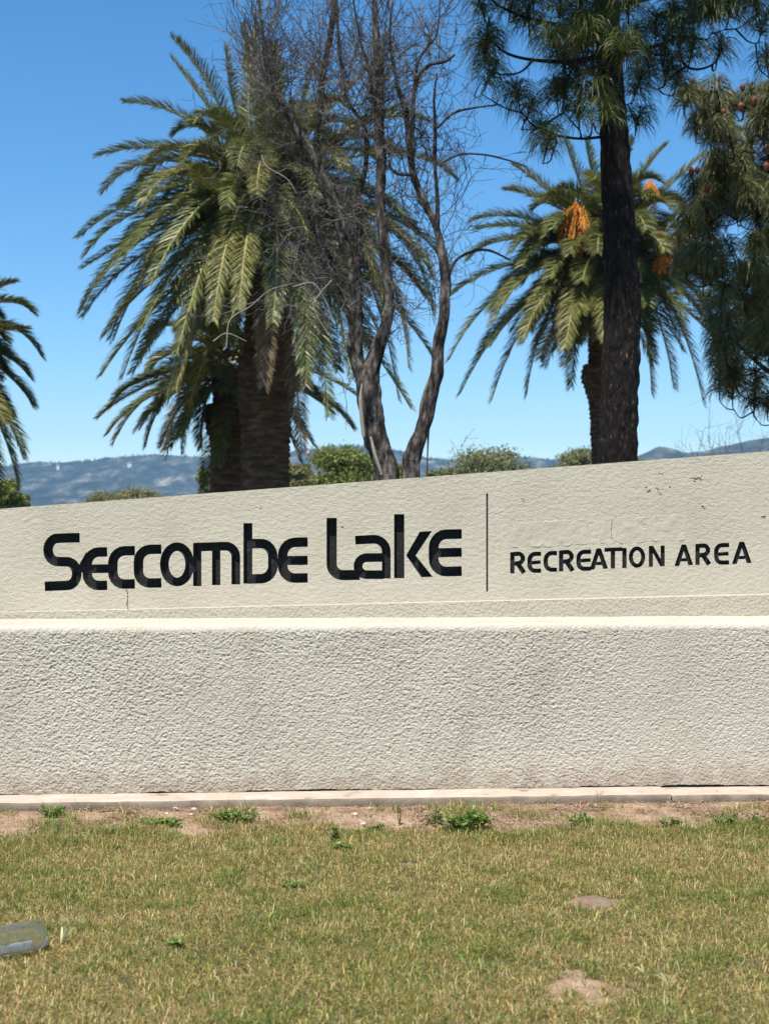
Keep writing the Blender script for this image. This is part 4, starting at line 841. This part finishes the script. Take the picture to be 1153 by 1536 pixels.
# pebbles
pebs = [(263, 1215, 6, 'cream oval pebble, largest of those by the footing on the left'), (291, 1217, 5, 'cream pebble just right of the largest pebble by the footing'), (250, 1223, 4, 'small tan pebble below the largest pebble on the left'), (287, 1225, 4, 'small flat pebble below the second cream pebble on the left'), (501, 1201, 5, 'pale pebble touching the footing left of the tall single weed'), (576, 1201, 5, 'flat white pebble touching the footing just left of the tall single weed'), (582, 1207, 3, 'tiny white pebble under the flat white one by the tall single weed'),
        (554, 1216, 4, 'tan pebble in the middle of the dirt strip left of the tall single weed'), (532, 1225, 5, 'tan stone where the dirt meets the grass near the middle'), (972, 1205, 3, 'tiny white pebble on the dirt strip at the right'), (617, 1203, 5, 'pinkish pebble against the footing right of the tall single weed'), (545, 1236, 5, 'half-buried tan stone at the edge of the grass near the middle')]
for i, (px, py, s, lb) in enumerate(pebs):
    x, y = ground_at(px, py); bm = bmesh.new(); bmesh.ops.create_icosphere(bm, subdivisions=2, radius=1); k = s * y / F * .95
    rx, ry, rz = k * random.uniform(1, 1.3), k * random.uniform(.8, 1.1), k * random.uniform(.5, .7); o_ = random.random() * 10
    for v in bm.verts:
        f = 1 + .25 * (vnoise(v.co.x * 1.3 + o_ + 5, v.co.y * 1.3 + v.co.z + 5, .7, 2) - .5); v.co = Vector((v.co.x * rx * f, v.co.y * ry * f, v.co.z * rz * f))
    for f in bm.faces: f.smooth = True
    me = bpy.data.meshes.new('pebble'); bm.to_mesh(me); bm.free(); me.materials.append(STONE)
    o = link('pebble', me, loc=(x, y, float(gz(np.array([x]), np.array([y]))[0]) * min(1, (5.6 - y) * 2) + rz * .45)); tag(o, lb, 'pebble', 'pebbles on the dirt strip')
# weeds
def weed(px, py, rpx, hpx, nst, label, leafs=.016, mat=None, flower=False):
    x, y = ground_at(px, py); sc = y / F; R_ = rpx * sc; Hh_ = hpx * sc; root = empty('weed', (x, y, 0)); tag(root, label, 'weed', 'weeds along the wall and in the lawn')
    st = Acc(); lf = Acc()
    for i in range(int(nst * 1.1)):
        a = random.uniform(0, 6.28); r_ = R_ * math.sqrt(random.random()); base = np.array([r_ * .35 * math.cos(a), r_ * .2 * math.sin(a), 0]); tipp = np.array([r_ * math.cos(a), r_ * .6 * math.sin(a), Hh_ * random.uniform(.55, 1) * (1 - .4 * (r_ / max(R_, 1e-3)) ** 2)])
        P = catmull(np.array([base, (base + tipp) / 2 + RNG.normal(0, .004, 3) + [0, 0, Hh_ * .1], tipp]), 8); tubeA(st, P, np.linspace(.0016, .0008, 8), 4)
        for k in range(random.randint(7, 11)):
            j = random.randint(1, 7); d = nrm([random.gauss(0, 1), random.gauss(0, 1), random.uniform(0, .9)]); l = 1.2 * leafs * random.uniform(.6, 1.25) * (1.1 - .05 * j); s_ = nrm(np.cross(d, [0, 0, 1]) + RNG.normal(0, .2, 3)) * l * .28; p = P[j]
            lf.add(np.array([p, p + d * l * .35 + s_ * .8, p + d * l * .7 + s_ * .8, p + d * l + [0, 0, -.2 * l], p + d * l * .7 - s_ * .8, p + d * l * .35 - s_ * .8, p + d * l * .5 + [0, 0, -.06 * l]]), t=[(0, 6, 1), (1, 6, 2), (2, 6, 3), (3, 6, 4), (4, 6, 5), (5, 6, 0)])
    st.build('stem', WEED, root); lf.build('leaves', mat or WEED, root)
for a in [(77, 1226, 26, 24, 26, 'low bushy green weed against the footing at the far left', .014), (96, 1216, 9, 10, 7, 'small dark weed sprig just right of the bushy one at the far left', .010), (240, 1240, 42, 14, 41, 'wide low patch of green weed at the grass edge on the left'),
          (355, 1236, 40, 24, 54, 'broad green weed clump at the grass edge left of centre'), (600, 1236, 8, 44, 3, 'tall thin single-stemmed weed rising in front of the footing at the centre', .014), (650, 1238, 16, 34, 9, 'upright leafy weed just right of the tall single one'), (702, 1246, 42, 34, 54, 'big leafy green weed clump right of centre', .022), (565, 1248, 20, 12, 12, 'low leafy weed at the foot of the tall single one', .02),
          (868, 1240, 26, 22, 25, 'dark green weed clump at the grass edge below the pine trunk'), (1005, 1240, 26, 18, 14, 'low weed clump at the grass edge near the right'), (1090, 1240, 24, 18, 12, 'low green weed near the right end of the grass edge'), (1140, 1236, 16, 16, 9, 'green weed at the right border of the photo'),
          (515, 1278, 22, 14, 16, 'yellow-green leafy weed in the lawn left of centre', .018), (440, 1335, 28, 14, 18, 'dark green leafy weed deeper in the lawn left of centre', .018), (500, 1262, 10, 26, 6, 'narrow upright weed behind the yellow-green one', .02), (262, 1420, 18, 8, 9, 'small green weed low in the lawn on the left'), (70, 1398, 10, 10, 7, 'tiny green weed beside the mouthless end of the bottle')]:
    weed(*a)
def tuft(px, py, n, L, label, w=.006):
    x, y = ground_at(px, py); root_acc = Acc()
    for i in range(n):
        a = random.uniform(-1.0, 1.0); d = nrm([math.sin(a), random.gauss(0, .35), 1.1 * math.cos(a)]); l = L * random.uniform(.7, 1.1); s_ = np.array([math.cos(a), .2, -math.sin(a)]) * w * .5
        P = [np.zeros(3), d * l * .5, d * l * .8 + [d[0] * .01, 0, 0], d * l + [d[0] * .02, 0, -.01]]
        V = [P[0] - s_ * .4, P[0] + s_ * .4, P[1] + s_, P[1] - s_, P[2] + s_ * .7, P[2] - s_ * .7, P[3]]; root_acc.add(np.array(V), [(0, 1, 2, 3), (3, 2, 4, 5)], [(5, 4, 6)])
    o = root_acc.build('grass_tuft', STRAW); o.location = (x, y, 0); tag(o, label, 'grass tuft')
tuft(92, 1418, 6, .062, 'pale yellow grass tuft standing just right of the glass bottle'); tuft(1003, 1480, 3, .045, 'pale straw sprig in the lawn at the lower right', .004); tuft(965, 1463, 3, .04, 'short pale green sprig left of the straw sprig at the lower right', .005)

# ------------------------------------------------------------------ glass bottle
GL = bpy.data.materials.new('clear_glass'); GL.use_nodes = True; g = GL.node_tree.nodes['Principled BSDF']
g.inputs['Transmission Weight'].default_value = 1; g.inputs['Roughness'].default_value = 0.0; g.inputs['IOR'].default_value = 1.48; g.inputs['Base Color'].default_value = (.96, .985, .975, 1)
gt = GL.node_tree; trn = N(gt, 'ShaderNodeBsdfTransparent'); mxg = N(gt, 'ShaderNodeMixShader'); mxg.inputs[0].default_value = .35; gt.links.new(g.outputs[0], mxg.inputs[1]); gt.links.new(trn.outputs[0], mxg.inputs[2]); gt.links.new(mxg.outputs[0], gt.nodes['Material Output'].inputs[0])
def lathe(prof, seg=48, a0=0, a1=360):
    th = np.radians(np.linspace(a0, a1, seg, endpoint=(a1 - a0) < 360)); P = np.array(prof)
    V = np.stack([P[:, None, 0] + 0 * th[None], P[:, None, 1] * np.cos(th)[None], P[:, None, 1] * np.sin(th)[None]], -1)
    return V.reshape(-1, 3), grid_faces(len(P), seg, (a1 - a0) >= 360)
Rb = .037
outp = [(0, 0.0001), (-.002, .02), (0, .028), (.004, .034), (.012, Rb)] + [(x, Rb) for x in (.05, .10, .15)] + [(.17, .0355), (.19, .031), (.21, .024), (.225, .017), (.27, .0145), (.285, .0145), (.286, .0165), (.298, .0165), (.30, .0150)]
inn = [(.298, .0110), (.27, .0112), (.225, .0135), (.208, .020), (.188, .029), (.168, .0335), (.15, .035), (.05, .035), (.014, .035), (.009, .030), (.006, .02), (.006, .0001)]
V, q = lathe(outp + inn); bx, by = ground_at(60, 1430)
bme = mesh_np('glass_bottle', V, q, GL, True); bm = bmesh.new(); bm.from_mesh(bme); bmesh.ops.recalc_face_normals(bm, faces=bm.faces[:]); bm.to_mesh(bme); bm.free()
bo = link('glass_bottle', bme); bo.location = (bx, by + .03, Rb + .006)
bo.rotation_euler = (0, R(-2), R(180 + 42)); tag(bo, 'empty clear glass bottle with a torn white label lying in the grass', 'bottle')
LB = mat_noise('paper', [(.35, (.6, .58, .53)), (.6, (.84, .83, .79))], 60, .9)
V, q = lathe([(x, Rb + .0008 + .0006 * math.sin(x * 90)) for x in np.linspace(.05, .16, 14)], 26, -58, -2)
V = V.copy(); keep = []
for f in q:
    c_ = V[f].mean(0); ang = math.degrees(math.atan2(c_[2], c_[1])); 
    if fbm(c_[0] + 3, ang / 600 + 3, .03, 2, 3) > .45 and abs(c_[0] - .105) < .055: keep.append(f)
me = mesh_np('label', V, np.array(keep), LB, True); lb_ = link('label', me, bo)
